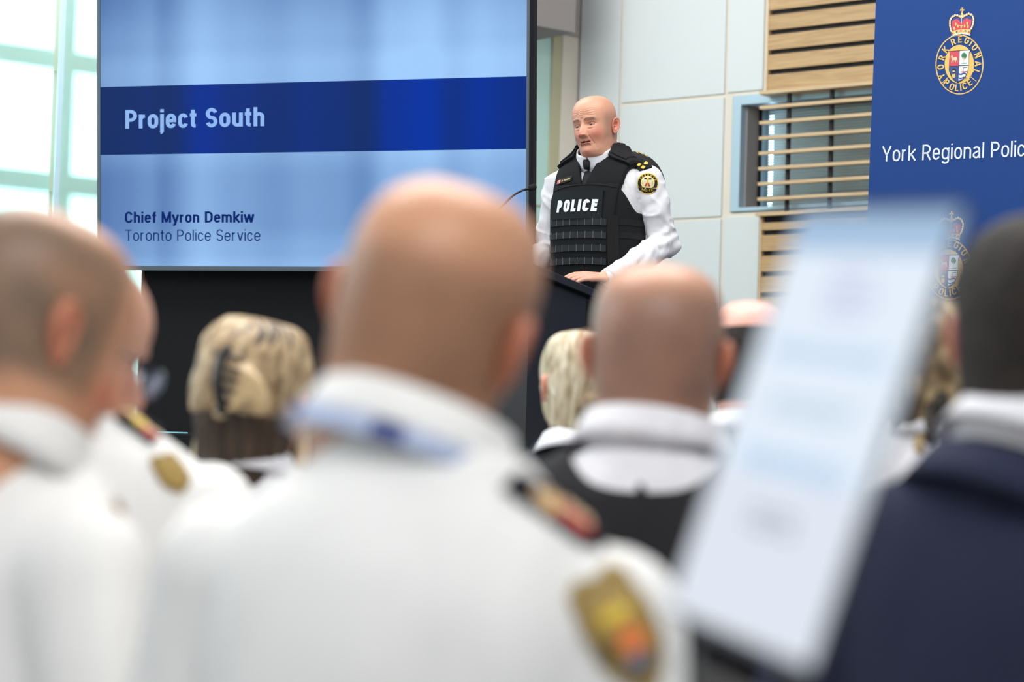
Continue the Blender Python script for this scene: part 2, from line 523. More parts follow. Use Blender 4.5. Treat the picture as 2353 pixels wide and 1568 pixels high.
def ear(bm, side, c=(0.0765, 0.008, 0.108), h=.066, wd=.038, flare=28):
    """an ear on one side: rim, bowl, lobe and a closed back"""
    n, m = 36, 9
    R = Matrix.Rotation(math.radians(-flare) * side, 4, 'Z') @ Matrix.Rotation(math.radians(-10), 4, 'X')
    front, back = [], []
    for j in range(m + 1):
        r = j / m
        fr, br = [], []
        for k in range(n):
            a = 2 * PI * k / n
            # outline: y backward (+), z up; narrow at the lobe
            yy = math.cos(a); zz = math.sin(a)
            wy = wd / 2 * (1.0 if zz > 0 else 1 - .38 * abs(zz) ** 1.3) * (1.08 if yy > 0 else .80)
            Y = yy * r * wy + (.004 * zz if yy > 0 else .0)
            Z = zz * r * h / 2
            rim = .0055 * gauss(r - .88, .13) * (1 if (yy > -.55 or zz > .2) else .3)
            anti = .0035 * gauss(r - .55, .12) * (1 if yy > -.1 else .1)
            bowl = -.0065 * gauss(r - .18, .28) * (1 if zz > -.55 else .4)
            tr = .0045 * math.exp(-((yy * r + .72) / .18) ** 2 - ((zz * r + .1) / .25) ** 2)
            X = .004 + rim + anti + bowl + tr
            fr.append(Vector((X, Y, Z)))
            br.append(Vector((-.0035 + .0 * r - .003 * (1 - r), Y * .97, Z * .97)))
        front.append(fr); back.append(br)
    def place(v):
        p = Vector((v.x, v.y + wd * .38, v.z))
        p = Matrix.Rotation(math.radians(flare), 3, 'Z').inverted() @ p if False else p
        ca, sa = math.cos(math.radians(flare)), math.sin(math.radians(flare))
        q = Vector((p.x * ca + p.y * sa, p.y * ca - p.x * sa, p.z))
        t = math.radians(12); q = Vector((q.x + q.z * .10, q.y * math.cos(t) + q.z * math.sin(t) * .6, q.z * math.cos(t)))
        return Vector(((c[0] + q.x - .002) * side, c[1] + q.y - .012, c[2] + q.z))
    F = [[bm.verts.new(place(v)) for v in r_] for r_ in front]
    B = [[bm.verts.new(place(v)) for v in r_] for r_ in back]
    for L in (F, B):
        for j in range(m):
            for k in range(n):
                k2 = (k + 1) % n
                bm.faces.new((L[j][k], L[j][k2], L[j + 1][k2], L[j + 1][k]))
    for k in range(n):
        bm.faces.new((F[m][k], F[m][(k + 1) % n], B[m][(k + 1) % n], B[m][k]))

def head_mesh(M, colour, res=(120, 90), fat=1.0, face=True, zmin=-.135, ear_kw={}, shear=0.0):
    """head, neck and ears; colour(local point) gives the skin tone"""
    bm = bmesh.new()
    n, m = res
    rings = []
    for j in range(m + 1):
        t = j / m
        z = zmin + (0.235 - zmin) * (1 - (1 - t) ** 1.35)
        rings.append([bm.verts.new(head_point(2 * PI * k / n, z, fat=fat, face=face) + Vector((0, shear * max(0, -z), 0))) for k in range(n)])
    for j in range(m):
        for k in range(n):
            bm.faces.new((rings[j][k], rings[j][(k + 1) % n], rings[j + 1][(k + 1) % n], rings[j + 1][k]))
    bm.faces.new(rings[-1]); bm.faces.new(rings[0][::-1])
    nh = len(bm.verts)
    for s in (-1, 1): ear(bm, s, **ear_kw)
    bmesh.ops.recalc_face_normals(bm, faces=bm.faces)
    me = bpy.data.meshes.new('head'); bm.to_mesh(me); bm.free()
    cols = []
    for i, v in enumerate(me.vertices):
        cols.append(colour(v.co, i >= nh))
    me.transform(M)
    return me, cols

def join_skin(name, parts, parent=None):
    """join meshes [(mesh, colours)] into one skin mesh with a colour attribute"""
    bm = bmesh.new(); cols = []
    for me, cl in parts:
        bm.from_mesh(me); cols += cl
        bpy.data.meshes.remove(me)
    me = bpy.data.meshes.new(name); bm.to_mesh(me); bm.free()
    ca = me.color_attributes.new('Col', 'FLOAT_COLOR', 'POINT')
    ca.data.foreach_set('color', [q for c in cols for q in (c[0], c[1], c[2], 1)])
    return link_mesh(name, me, SKIN, parent)

def L3(r, g, b): return srgb(r, g, b)[:3]

def hand_prims(bm, wrist, direc, side_v, s=1.0, curl=.5):
    """palm, four unequal bent fingers and a thumb"""
    w_ = Vector(wrist); d = Vector(direc).normalized()
    u = Vector(side_v); u = (u - d * u.dot(d)).normalized()      # towards the thumb
    nrm = d.cross(u).normalized()
    if nrm.z > 0: nrm = -nrm                                      # palm side down
    for k in (-1.5, -.5, .5, 1.5):
        capsule(bm, w_ + u * k * .012 * s, .013 * s, w_ + d * .085 * s + u * k * .0205 * s, .0115 * s, 12, 4)
    for k, L in ((1.5, .072), (.5, .080), (-.5, .075), (-1.5, .058)):
        a = w_ + d * .088 * s + u * k * .021 * s
        d1 = (d + nrm * .25 * curl).normalized(); b = a + d1 * L * .45 * s
        d2 = (d + nrm * 1.0 * curl).normalized(); c = b + d2 * L * .32 * s
        d3 = (d + nrm * 1.7 * curl).normalized(); e = c + d3 * L * .25 * s
        capsule(bm, a, .0095 * s, b, .0088 * s, 12, 4); capsule(bm, b, .0088 * s, c, .0080 * s, 12, 4)
        capsule(bm, c, .0080 * s, e, .0070 * s, 12, 4)
    a = w_ + d * .025 * s + u * .020 * s + nrm * .006 * s
    b = a + (d * .6 + u * .75 + nrm * .2).normalized() * .042 * s
    c = b + (d * .9 + u * .35 + nrm * .2).normalized() * .032 * s
    e = c + (d * 1. + u * .1 + nrm * .3).normalized() * .024 * s
    capsule(bm, a, .0135 * s, b, .0115 * s, 12, 4); capsule(bm, b, .0110 * s, c, .0098 * s, 12, 4); capsule(bm, c, .0096 * s, e, .0082 * s, 12, 4)

# ------------------------------------------------------------------ planes of the room
class Plane:
    """local x along, local y out of the plane (away from the viewer), local z up"""
    def __init__(s, P0, u, tilt=0.0):
        s.P = Vector(P0); s.u = Vector(u).normalized()
        n = s.u.cross(Vector((0, 0, 1))).normalized()       # candidate normal
        if n.y < 0: n = -n
        s.n = n                                             # away from the viewer
        s.v = (Vector((0, 0, 1)) * math.cos(tilt) + n * math.sin(tilt)).normalized()
        s.n = s.u.cross(s.v)
        if s.n.y < 0: s.n = -s.n
        s.M = Matrix(((s.u.x, s.n.x, s.v.x, s.P.x), (s.u.y, s.n.y, s.v.y, s.P.y), (s.u.z, s.n.z, s.v.z, s.P.z), (0, 0, 0, 1)))
    def uv(s, px, py, off=0.0):
        d = ray(px, py); P = s.P + s.n * off
        t = (P - CAM_P).dot(s.n) / d.dot(s.n)
        q = CAM_P + d * t - P
        return q.dot(s.u), q.dot(s.v)

c0 = at(1310, 1005, 16.0)
CORNER = Vector((c0.x, c0.y, 0))
RW = Plane(CORNER, (.775, -.632, 0))
LW = Plane(CORNER, (-.777, -.629, 0))

M_FLOOR = mat('grey_carpet', (92, 95, 102), 0.95, noise_scale=120, noise_amt=0.2, bump=0.2)
M_STAGE = mat('dark_stage_deck', (40, 40, 44), 0.6, noise_scale=30, noise_amt=0.2)
M_PANEL = mat('pale_wall_panel', (212, 219, 219), 0.55, noise_scale=3, noise_amt=0.015)
M_JOINT = mat('cream_joint', (222, 214, 200), 0.7)
M_GREYW = mat('grey_plaster', (168, 160, 158), 0.8, noise_scale=12, noise_amt=0.03)
M_FRAME = mat('pale_blue_window_frame', (176, 200, 214), 0.4, metal=0.2)
M_JAMB = mat('grey_window_jamb', (160, 156, 154), 0.6)
M_BLACK = mat('matt_black', (14, 15, 18), 0.6, noise_scale=40, noise_amt=0.15)
M_GAP = mat('black_backing', (12, 12, 14), 0.8)

def wood(name, a, b):
    m = mat(name, a, 0.5, spec=0.3)
    nt = m.node_tree; bs = nt.nodes['Principled BSDF']
    tc = nt.nodes.new('ShaderNodeTexCoord'); mp = nt.nodes.new('ShaderNodeMapping')
    mp.inputs['Scale'].default_value = (1.2, 1.2, 22)
    n = nt.nodes.new('ShaderNodeTexNoise'); n.inputs['Scale'].default_value = 2.2; n.inputs['Detail'].default_value = 6
    n.inputs['Distortion'].default_value = 1.2
    r = nt.nodes.new('ShaderNodeValToRGB')
    r.color_ramp.elements[0].position = .3; r.color_ramp.elements[0].color = srgb(*b)
    r.color_ramp.elements[1].position = .7; r.color_ramp.elements[1].color = srgb(*a)
    nt.links.new(tc.outputs['Object'], mp.inputs['Vector']); nt.links.new(mp.outputs['Vector'], n.inputs['Vector'])
    nt.links.new(n.outputs['Fac'], r.inputs['Fac']); nt.links.new(r.outputs['Color'], bs.inputs['Base Color'])
    return m
M_OAK = wood('oak_board', (198, 166, 122), (172, 139, 98))
M_OAKL = wood('oak_edge', (214, 188, 150), (198, 168, 130))

# floor and stage
bm = bmesh.new(); box(bm, (-9, -3, -.1), (9, 19, 0)); tag(obj('floor', bm, M_FLOOR), kind='structure')
bm = bmesh.new(); box(bm, (-4.5, 7.35, 0.001), (4.6, 12.4, 0.66))
tag(obj('floor_stage', bm, M_STAGE), kind='structure')

# right wall: backing with raised panels
def rect_uv(PL, x0, y0, x1, y1, off=0.0):
    a = PL.uv(x0, y0, off); b = PL.uv(x1, y1, off)
    return a, b
bm = bmesh.new()
w0 = RW.uv(1684, 222); w1 = RW.uv(1684, 489)
WZ1, WZ0 = w0[1], w1[1]; WU0 = w0[0]; WU1 = WU0 + 2.3
box(bm, (0, 0.0, 0), (WU0, .2, 7), RW.M)
box(bm, (WU1, 0.0, 0), (4.4, .2, 7), RW.M)
box(bm, (WU0, 0.0, 0), (WU1, .2, WZ0), RW.M)
box(bm, (WU0, 0.0, WZ1), (WU1, .2, 7), RW.M)
wr = tag(obj('wall_right', bm, M_JOINT), kind='structure')
bm = bmesh.new()
T = -.014
u0 = .0; uA = RW.uv(1424, 260)[0]; uA2 = RW.uv(1430, 260)[0]
uB = RW.uv(1665, 260)[0]; uB2 = RW.uv(1673, 260)[0]; uC = RW.uv(1750, 150)[0]
zU = RW.uv(1550, 226)[1]; zU2 = zU - .028
zL = RW.uv(1600, 500)[1]; zL2 = zL - .024
box(bm, (0.004, T, 0.1), (uA, 0, 6.8), RW.M)
box(bm, (uA2, T, zU), (uB, 0, 6.8), RW.M)
box(bm, (uA2, T, zL), (uB, 0, zU2), RW.M)
box(bm, (uA2, T, 0.1), (uB, 0, zL2), RW.M)
box(bm, (uB2, T, WZ1 + .03), (uC + .02, 0, 6.8), RW.M)
box(bm, (uB2, T, 0.1), (uC + .02, 0, WZ0 - .035), RW.M)
box(bm, (WU1 + .05, T, 0.1), (4.3, 0, 6.8), RW.M)
pn = obj('cladding_panel', bm, M_PANEL, wr)

# left wall (glazed): solid stretches, two windows with shades
bm = bmesh.new()
uS = LW.uv(1290, 300)[0]; uG = LW.uv(1233, 300)[0]
uW0 = LW.uv(360, 700)[0]; uW1 = 7.6
zS = LW.uv(1290, 78)[1]
box(bm, (0, 0, 0), (.02, .2, 7), LW.M)
box(bm, (0, 0, zS), (uW0, .2, 7), LW.M)
box(bm, (uG + .25, 0, 0), (uW0, .2, zS), LW.M)
box(bm, (uW0, 0, 5.6), (uW1, .2, 7), LW.M)
box(bm, (uW1, 0, 0), (uW1 + 1.2, .2, 7), LW.M)
wl = tag(obj('wall_left', bm, M_GREYW), kind='structure')
# bulkhead in the corner
bm = bmesh.new()
ub = LW.uv(1322, 60, -.45)[0]
box(bm, (max(ub, -.25), -.45, LW.uv(1310, 73, -.45)[1]), (1.8, -.02, 7), LW.M)
tag(obj('trim_1', bm, mat('grey_bulkhead', (150, 144, 143), 0.8)), kind='structure')

def translucent(name, rgb, tr=0.25, t_alpha=0.0):
    m = bpy.data.materials.new(name); m.use_nodes = True; nt = m.node_tree
    nt.nodes.clear()
    out = nt.nodes.new('ShaderNodeOutputMaterial')
    a = nt.nodes.new('ShaderNodeBsdfTranslucent'); a.inputs[0].default_value = srgb(*rgb)
    b = nt.nodes.new('ShaderNodeBsdfDiffuse'); b.inputs[0].default_value = srgb(*rgb)
    t = nt.nodes.new('ShaderNodeBsdfTransparent')
    m1 = nt.nodes.new('ShaderNodeMixShader'); m1.inputs[0].default_value = tr
    m2 = nt.nodes.new('ShaderNodeMixShader'); m2.inputs[0].default_value = t_alpha
    nt.links.new(a.outputs[0], m1.inputs[1]); nt.links.new(b.outputs[0], m1.inputs[2])
    nt.links.new(m1.outputs[0], m2.inputs[1]); nt.links.new(t.outputs[0], m2.inputs[2])
    nt.links.new(m2.outputs[0], out.inputs[0])
    return m
M_SHADE = translucent('window_shade_fabric', (232, 250, 248), .2, .10)
M_MULL = mat('beige_mullion', (206, 192, 172), 0.7)
M_PALEM = mat('pale_mullion', (196, 226, 240), 0.5)

def window_shades(name, u_edges, z_rows, z0, z1, kind):
    root = empty(name, LW.M @ Vector((u_edges[0], 0, z0)))
    tag(root, kind='structure')
    bm = bmesh.new()
    for u in u_edges:
        box(bm, (u - .055, .16, z0), (u + .055, .22, z1), LW.M)
    for z in z_rows:
        box(bm, (u_edges[0], .15, z - .06), (u_edges[-1], .21, z + .06), LW.M)
    obj('window_frame', bm, M_MULL, root)
    bm = bmesh.new()
    for u in u_edges[1:-1]:
        box(bm, (u + .02, -.012, z0), (u + .055, .0, z1), LW.M)
    obj('shade_channel', bm, M_PALEM, root)
    for a, b in zip(u_edges[:-1], u_edges[1:]):
        bm = bmesh.new()
        box(bm, (a + .06, .05, z0), (b + .015, .052, z1), LW.M)
        obj('roller_shade', bm, M_SHADE, root)
        bm = bmesh.new()
        box(bm, (a, .19, z0), (b, .196, z1), LW.M)
        obj('pane', bm, mat_glass, root)
    return root

mat_glass = bpy.data.materials.new('window_glass'); mat_glass.use_nodes = True
_nt = mat_glass.node_tree; _nt.nodes.clear()
_o = _nt.nodes.new('ShaderNodeOutputMaterial'); _t = _nt.nodes.new('ShaderNodeBsdfTransparent'); _g = _nt.nodes.new('ShaderNodeBsdfGlossy')
_t.inputs[0].default_value = (.86, .97, .96, 1); _g.inputs['Roughness'].default_value = .05
_m = _nt.nodes.new('ShaderNodeMixShader'); _m.inputs[0].default_value = .06
_nt.links.new(_t.outputs[0], _m.inputs[1]); _nt.links.new(_g.outputs[0], _m.inputs[2]); _nt.links.new(_m.outputs[0], _o.inputs[0])

clear_glass = mat_glass.copy(); clear_glass.name = 'clear_glass'
for n_ in clear_glass.node_tree.nodes:
    if n_.type == 'MIX_SHADER': n_.inputs[0].default_value = .012
    if n_.type == 'BSDF_TRANSPARENT': n_.inputs[0].default_value = (.93, .94, .95, 1)
um = LW.uv(150, 200)[0]
zr1 = LW.uv(60, 122)[1]; zr2 = LW.uv(60, 405)[1]
st = zr1 - zr2
window_shades('window_1', [uW0, um, um + 1.45, 7.58], [zr1 + st, zr1, zr2, zr2 - st, zr2 - 2 * st], 0.3, 5.6, 0)
# daylight just outside the glazed wall, shining in
mid = LW.M @ Vector(((uW0 + 7.6) / 2, 6.0, 3.6))
tgt = LW.M @ Vector(((uW0 + 7.6) / 2, 0, 2.9))
area('daylight_outside', mid, tgt, 2.6, 2.6, 1750, (0.80, 0.98, 1.0))

# narrow glazed strip in the corner: pale green glass, olive column, cream jamb
ug0 = LW.uv(1268, 300)[0]; uc0 = LW.uv(1290, 300)[0]
root = empty('window_2', LW.M @ Vector((ug0, 0, 0.3))); tag(root, kind='structure')
bm = bmesh.new(); box(bm, (ug0, .03, .3), (uG + .25, .04, zS), LW.M)
obj('pane', bm, mat('pale_green_glass', (186, 222, 214), 0.15, noise_scale=1.2, noise_amt=0.10, coat=.3), root)
bm = bmesh.new(); box(bm, (uc0, .015, .3), (ug0, .06, zS), LW.M)
obj('window_frame', bm, mat('olive_frame', (186, 182, 150), 0.6), root)
bm = bmesh.new(); box(bm, (0.02, .01, .0), (uc0, .06, zS), LW.M)
obj('jamb', bm, M_JOINT, root)
bm = bmesh.new(); zz = LW.uv(1250, 474)[1]
box(bm, (ug0, .02, zz), (uG + .25, .03, zz + .012), LW.M)
obj('transom', bm, mat('olive_frame', (186, 182, 150)), root)

# window with blinds in the right wall
root = empty('window_3', RW.M @ Vector((WU0, 0, WZ0))); tag(root, kind='structure')
fu0, fz1 = RW.uv(1688, 222); fz0 = RW.uv(1688, 487)[1]
gu0 = RW.uv(1706, 260)[0] + .0; gz1 = RW.uv(1706, 242)[1]; gz0 = RW.uv(1704, 478)[1]
bm = bmesh.new()
box(bm, (fu0, -.02, fz0), (gu0, .05, fz1), RW.M); box(bm, (WU1 - .06, -.02, fz0), (WU1, .05, fz1), RW.M)
box(bm, (gu0, -.02, gz1), (WU1 - .06, .05, fz1), RW.M); box(bm, (gu0, -.02, fz0), (WU1 - .06, .05, gz0), RW.M)
obj('window_frame', bm, M_FRAME, root)
bm = bmesh.new()
box(bm, (gu0, .05, gz0), (gu0 + .012, .20, gz1), RW.M)
box(bm, (gu0, .05, gz1), (WU1 - .06, .20, gz1 + .012), RW.M)
obj('window_jamb', bm, M_JAMB, root)
bm = bmesh.new(); box(bm, (gu0, .20, gz0), (WU1 - .06, .205, gz1), RW.M)
obj('pane', bm, clear_glass, root)
bm = bmesh.new(); box(bm, (gu0 + .012, .195, gz0), (gu0 + .03, .215, gz1), RW.M)
obj('gasket', bm, M_GAP, root)
bm = bmesh.new()
nb = 36
for i in range(nb):
    z = gz0 + (gz1 - gz0) * (i + .5) / nb
    h = (gz1 - gz0) / nb
    ry = Matrix.Translation((0, .30, z)) @ Matrix.Rotation(math.radians(-28), 4, 'X')
    box(bm, (gu0 + .03, -.0125, -.0008), (WU1 - .08, .0125, .0008), RW.M @ ry)
obj('venetian_blind', bm, mat('blind_slat', (236, 236, 230), 0.4), root)
bm = bmesh.new()
box(bm, (gu0 - .1, .55, gz0 - .1), (WU1 + .1, .56, gz1 + .1), RW.M)
for q0, q1 in (((gu0 - .1, .21, gz0 - .1), (gu0 - .09, .55, gz1 + .1)), ((WU1 + .09, .21, gz0 - .1), (WU1 + .1, .55, gz1 + .1)), ((gu0 - .1, .21, gz0 - .1), (WU1 + .1, .55, gz0 - .09)), ((gu0 - .1, .21, gz1 + .09), (WU1 + .1, .55, gz1 + .1))): box(bm, q0, q1, RW.M)
obj('backdrop', bm, mat('dim_grey_room', (92, 94, 96), 0.9), root)
ul = RW.uv(1772, 350, .40)[0]  # added glowing strip, stands in for a bright reflection in the window
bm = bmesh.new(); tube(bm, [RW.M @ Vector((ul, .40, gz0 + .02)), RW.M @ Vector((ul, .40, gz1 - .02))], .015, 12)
obj('reflection_strip', bm, mat('cool_reflection_glow', (200, 235, 255), emit=(190, 235, 255), emit_s=14.0), root)

# oak slat screen on the right wall
osu = RW.uv(1762, 120, -.12)[0]; osl = RW.uv(1745, 600, -.12)[0]
osd = RW.uv(1748, 350, -.12)[0]
root = empty('slat_screen', RW.M @ Vector((osu, -.12, 0)))
tag(root, 'oak slatted wall screen with flat boards above and below open slats over the blind window', 'wall screen')
OE = osu + 2.0
def zat(px, py): return RW.uv(px, py, -.12)[1]
zt = zat(1754, 213)                        # bottom of the upper boards
pitch_z = (zat(1766, 30) - zat(1763, 167)) / 3.0
bm = bmesh.new()
box(bm, (osu + .02, -.095, zt), (OE, -.001, 6.6), RW.M)
box(bm, (osl + .02, -.095, .12), (OE, -.001, zat(1745, 492)), RW.M)
obj('backing_board', bm, M_GAP, root)
k = 0
zc = zat(1763, 167) - pitch_z * .07
gap = pitch_z * .25
zb = zt
z_first = zat(1763, 167) - gap / 2
edges = [zt] + [z_first + i * pitch_z for i in range(14)]
for i in range(len(edges) - 1):
    a = edges[i] + (gap if i else 0); b = edges[i + 1]
    if a > 6.5: break
    bm = bmesh.new(); box(bm, (osu + .012, -.12, a), (OE, -.095, b), RW.M); obj('board', bm, M_OAK, root)
zl = zat(1745, 492)
b = zl - .045
zg = [zat(1750, 541), zat(1750, 589), zat(1748, 636), zat(1745, 684)]
pl = (zg[0] - zg[-1]) / 3
tops = [zl - .035 - gap * .8] + [zg[0] - i * pl for i in range(40) if zg[0] - i * pl > .2]
for i, t in enumerate(tops[:-1]):
    lo = tops[i + 1] + gap
    bm = bmesh.new(); box(bm, (osl + .012, -.12, lo), (OE, -.095, t), RW.M); obj('board', bm, M_OAK, root)
bm = bmesh.new()
box(bm, (osu, -.125, zt), (osu + .014, -.001, 6.6), RW.M)
box(bm, (osl, -.125, .12), (osl + .014, -.001, zl - .01), RW.M)
obj('edge_trim', bm, M_OAKL, root)
bm = bmesh.new()
box(bm, (osu - .03, -.16, zt - .018), (OE, -.001, zt + .006), RW.M)
box(bm, (osl - .02, -.16, zl - .018), (OE, -.001, zl + .004), RW.M)
obj('rail', bm, M_OAKL, root)
for i in range(7):
    py = 249 + i * 35.0
    px = 1748 - i * .9
    z = zat(px, py)
    bm = bmesh.new(); box(bm, (osd, -.15, z - .011), (OE, -.10, z + .011), RW.M); obj('slat', bm, M_OAKL, root)
for px in (1811, 1909):
    u = RW.uv(px, 340, -.085)[0]
    bm = bmesh.new()
    tube(bm, [RW.M @ Vector((u, -.083, zl - .0)), RW.M @ Vector((u, -.083, zt))], .0165, 16)
    obj('post', bm, M_BLACK, root)

# ------------------------------------------------------------------ the display screen
sp = at(1209, 600, 9.9)
SP = Plane(sp, (math.cos(math.radians(18.5)), -math.sin(math.radians(18.5)), 0), tilt=-math.radians(4.6))
su0, sv0 = SP.uv(232, 611)
su1 = SP.uv(1210, 300)[0]
sv1 = sv0 + (su1 - su0) * .70
bt0 = SP.uv(720, 188)[1]; bb0 = SP.uv(720, 349.5)[1]
root = empty('display_screen', SP.M @ Vector(((su0 + su1) / 2, .05, sv0)))
tag(root, 'large lit blue presentation screen with a dark band and the words Project South', 'screen')
def screen_mat(name, light, dark, vert=True):
    """backlit panel whose brightness varies in soft upright bands"""
    m = bpy.data.materials.new(name); m.use_nodes = True; nt = m.node_tree; nt.nodes.clear()
    out = nt.nodes.new('ShaderNodeOutputMaterial'); em = nt.nodes.new('ShaderNodeEmission')
    gl = nt.nodes.new('ShaderNodeBsdfGlossy'); gl.inputs['Roughness'].default_value = .3; gl.inputs[0].default_value = (.5, .5, .5, 1)
    ad = nt.nodes.new('ShaderNodeMixShader'); ad.inputs[0].default_value = .006
    tc = nt.nodes.new('ShaderNodeUVMap')
    sx = nt.nodes.new('ShaderNodeSeparateXYZ'); nt.links.new(tc.outputs[0], sx.inputs[0])
    rp = nt.nodes.new('ShaderNodeValToRGB'); cr = rp.color_ramp
    cr.interpolation = 'EASE'
    stops = [(0, .0), (.05, .12), (.12, .30), (.155, .12), (.25, .78), (.33, .55), (.43, .38), (.5, .52), (.57, .46), (.63, .25), (.70, .85), (.78, .98), (.84, .66), (.90, .85), (.96, .70), (1, .62)]
    while len(cr.elements) < len(stops): cr.elements.new(.5)
    for e, (p, v) in zip(cr.elements, stops): e.position = p; e.color = (v, v, v, 1)
    nt.links.new(sx.outputs[0], rp.inputs[0])
    fac = rp.outputs[0]
    if not vert:
        pw_ = nt.nodes.new('ShaderNodeMath'); pw_.operation = 'POWER'; pw_.inputs[1].default_value = 2.0
        nt.links.new(fac, pw_.inputs[0]); fac = pw_.outputs[0]
    if vert:
        r2 = nt.nodes.new('ShaderNodeValToRGB'); c2 = r2.color_ramp; c2.interpolation = 'EASE'
        st2 = [(0, .80), (.05, .55), (.14, .28), (.27, .26), (.38, .60), (.50, .8), (.62, .90), (.70, .62), (.86, .24), (1, .10)]
        while len(c2.elements) < len(st2): c2.elements.new(.5)
        for e, (p, v) in zip(c2.elements, st2): e.position = p; e.color = (v, v, v, 1)
        nt.links.new(sx.outputs[1], r2.inputs[0])
        a = nt.nodes.new('ShaderNodeMath'); a.operation = 'MULTIPLY_ADD'; a.inputs[1].default_value = .62
        mm = nt.nodes.new('ShaderNodeMath'); mm.operation = 'MULTIPLY'; mm.inputs[1].default_value = .55
        nt.links.new(r2.outputs[0], mm.inputs[0])
        nt.links.new(fac, a.inputs[0]); nt.links.new(mm.outputs[0], a.inputs[2]); fac = a.outputs[0]
    mx = nt.nodes.new('ShaderNodeMix'); mx.data_type = 'RGBA'
    mx.inputs['A'].default_value = srgb(*dark); mx.inputs['B'].default_value = srgb(*light)
    nt.links.new(fac, mx.inputs['Factor'])
    nt.links.new(mx.outputs['Result'], em.inputs[0])
    nt.links.new(em.outputs[0], ad.inputs[1]); nt.links.new(gl.outputs[0], ad.inputs[2]); nt.links.new(ad.outputs[0], out.inputs[0])
    return m
def uv_quad(name, u0, v0, u1, v1, off, m, parent, ref):
    bm = bmesh.new(); uvl = bm.loops.layers.uv.new('UVMap')
    co = [(u0, v0), (u1, v0), (u1, v1), (u0, v1)]
    f = bm.faces.new([bm.verts.new(SP.M @ Vector((a, off, b))) for a, b in co])
    for l, (a, b) in zip(f.loops, co):
        l[uvl].uv = ((a - ref[0]) / (ref[2] - ref[0]), (b - ref[1]) / (ref[3] - ref[1]))
    return obj(name, bm, m, parent, recalc=False)
bm = bmesh.new(); bz = .022
box(bm, (su0 - .018, -.006, sv0 - bz), (su0, .09, sv1 + bz), SP.M); box(bm, (su1, -.006, sv0 - bz), (su1 + .015, .09, sv1 + bz), SP.M)
box(bm, (su0, -.006, sv0 - bz), (su1, .09, sv0), SP.M); box(bm, (su0, -.006, sv1), (su1, .09, sv1 + bz), SP.M)
obj('bezel', bm, mat('slate_bezel', (84, 96, 104), 0.4, metal=.3), root)
bm = bmesh.new(); box(bm, (su1 + .015, -.01, sv0 - .6), (su1 + .036, .04, sv1 + bz), SP.M)
box(bm, (su0, .05, sv0), (su1, .10, sv1), SP.M)
obj('housing', bm, mat('near_black_housing', (12, 15, 26), 0.6, spec=.2), root)
ref = (su0, sv0, su1, sv1)
pan = uv_quad('lit_panel', su0, sv0, su1, sv1, 0, screen_mat('slide_light_blue', (162, 206, 254), (64, 100, 162)), root, ref)
uv_quad('dark_band', su0, bb0, su1, bt0, -.002, screen_mat('slide_dark_band', (4, 52, 165), (18, 46, 104), False), pan, ref)
def emis(name, rgb, s=1.0): return mat(name, (0, 0, 0), 0.6, spec=0.0, emit=rgb, emit_s=s)
def slide_text(name, s, px0, py0, cap, width, col, w, gap=.13):
    u, v = SP.uv(px0, py0)
    sx_ = (SP.uv(px0 + width, py0)[0] - u) / text_width(s, w, gap)
    sy = SP.uv(px0, py0 - cap)[1] - v
    x0 = 0.0
    for wd_ in s.split(' '):
        bm = bmesh.new()
        letters(bm, wd_, w, lambda x, y, x0=x0: SP.M @ Vector((u + (x + x0) * sx_, -.004, v + y * sy)), gap)
        obj(name, bm, emis('slide_text_' + name, col), pan, recalc=False)
        x0 += text_width(wd_, w, gap) + gap + .34
slide_text('title_text', 'Project South', 289, 296, 43, 319, (146, 186, 244), .175, .09)
slide_text('name_text', 'Chief Myron Demkiw', 288, 512.5, 25.5, 296, (16, 42, 108), .17, .09)
slide_text('service_text', 'Toronto Police Service', 289, 554, 26, 310, (22, 48, 110), .10, .115)

# black base under the screen with a thin lit seam
BP = Plane(at(1209, 700, 10.05), (math.cos(math.radians(18.5)), -math.sin(math.radians(18.5)), 0))
b0 = BP.uv(316, 780)[0]; b1 = BP.uv(1236, 640)[0]; bzt = SP.M @ Vector((su0, 0, sv0 - .024))
root = empty('screen_base', BP.M @ Vector(((b0 + b1) / 2, .1, 0)))
root.location.z = .66; root.matrix_world = Matrix.Translation(root.location)
tag(root, 'matt black cabinet below the blue presentation screen', 'cabinet')
zb0 = .66 - BP.P.z; zb1 = bzt.z - BP.P.z + .05
bm = bmesh.new(); box(bm, (b0, 0.03, zb0), (b1, .28, zb1), BP.M); obj('body', bm, M_BLACK, root)
bm = bmesh.new()
box(bm, (b0, .015, zb0), (b0 + .012, .03, zb1), BP.M); zs = BP.uv(390, 994)[1]
box(bm, (b0 + .03, .02, zs + .01), (b1, .03, zb1 - .01), BP.M)
box(bm, (b0 + .03, .02, zb0), (b1, .03, zs - .012), BP.M)
obj('front_panel', bm, mat('black_fabric_front', (13, 15, 19), .9, noise_scale=60, noise_amt=.2), root)
ua = BP.uv(352, 993)[0]; ubb = BP.uv(425, 994)[0]
bm = bmesh.new(); box(bm, (ua, .018, zs - .0025), (ubb, .03, zs + .0025), BP.M)
obj('light_seam', bm, emis('seam_light', (150, 215, 230), 1.0), root)

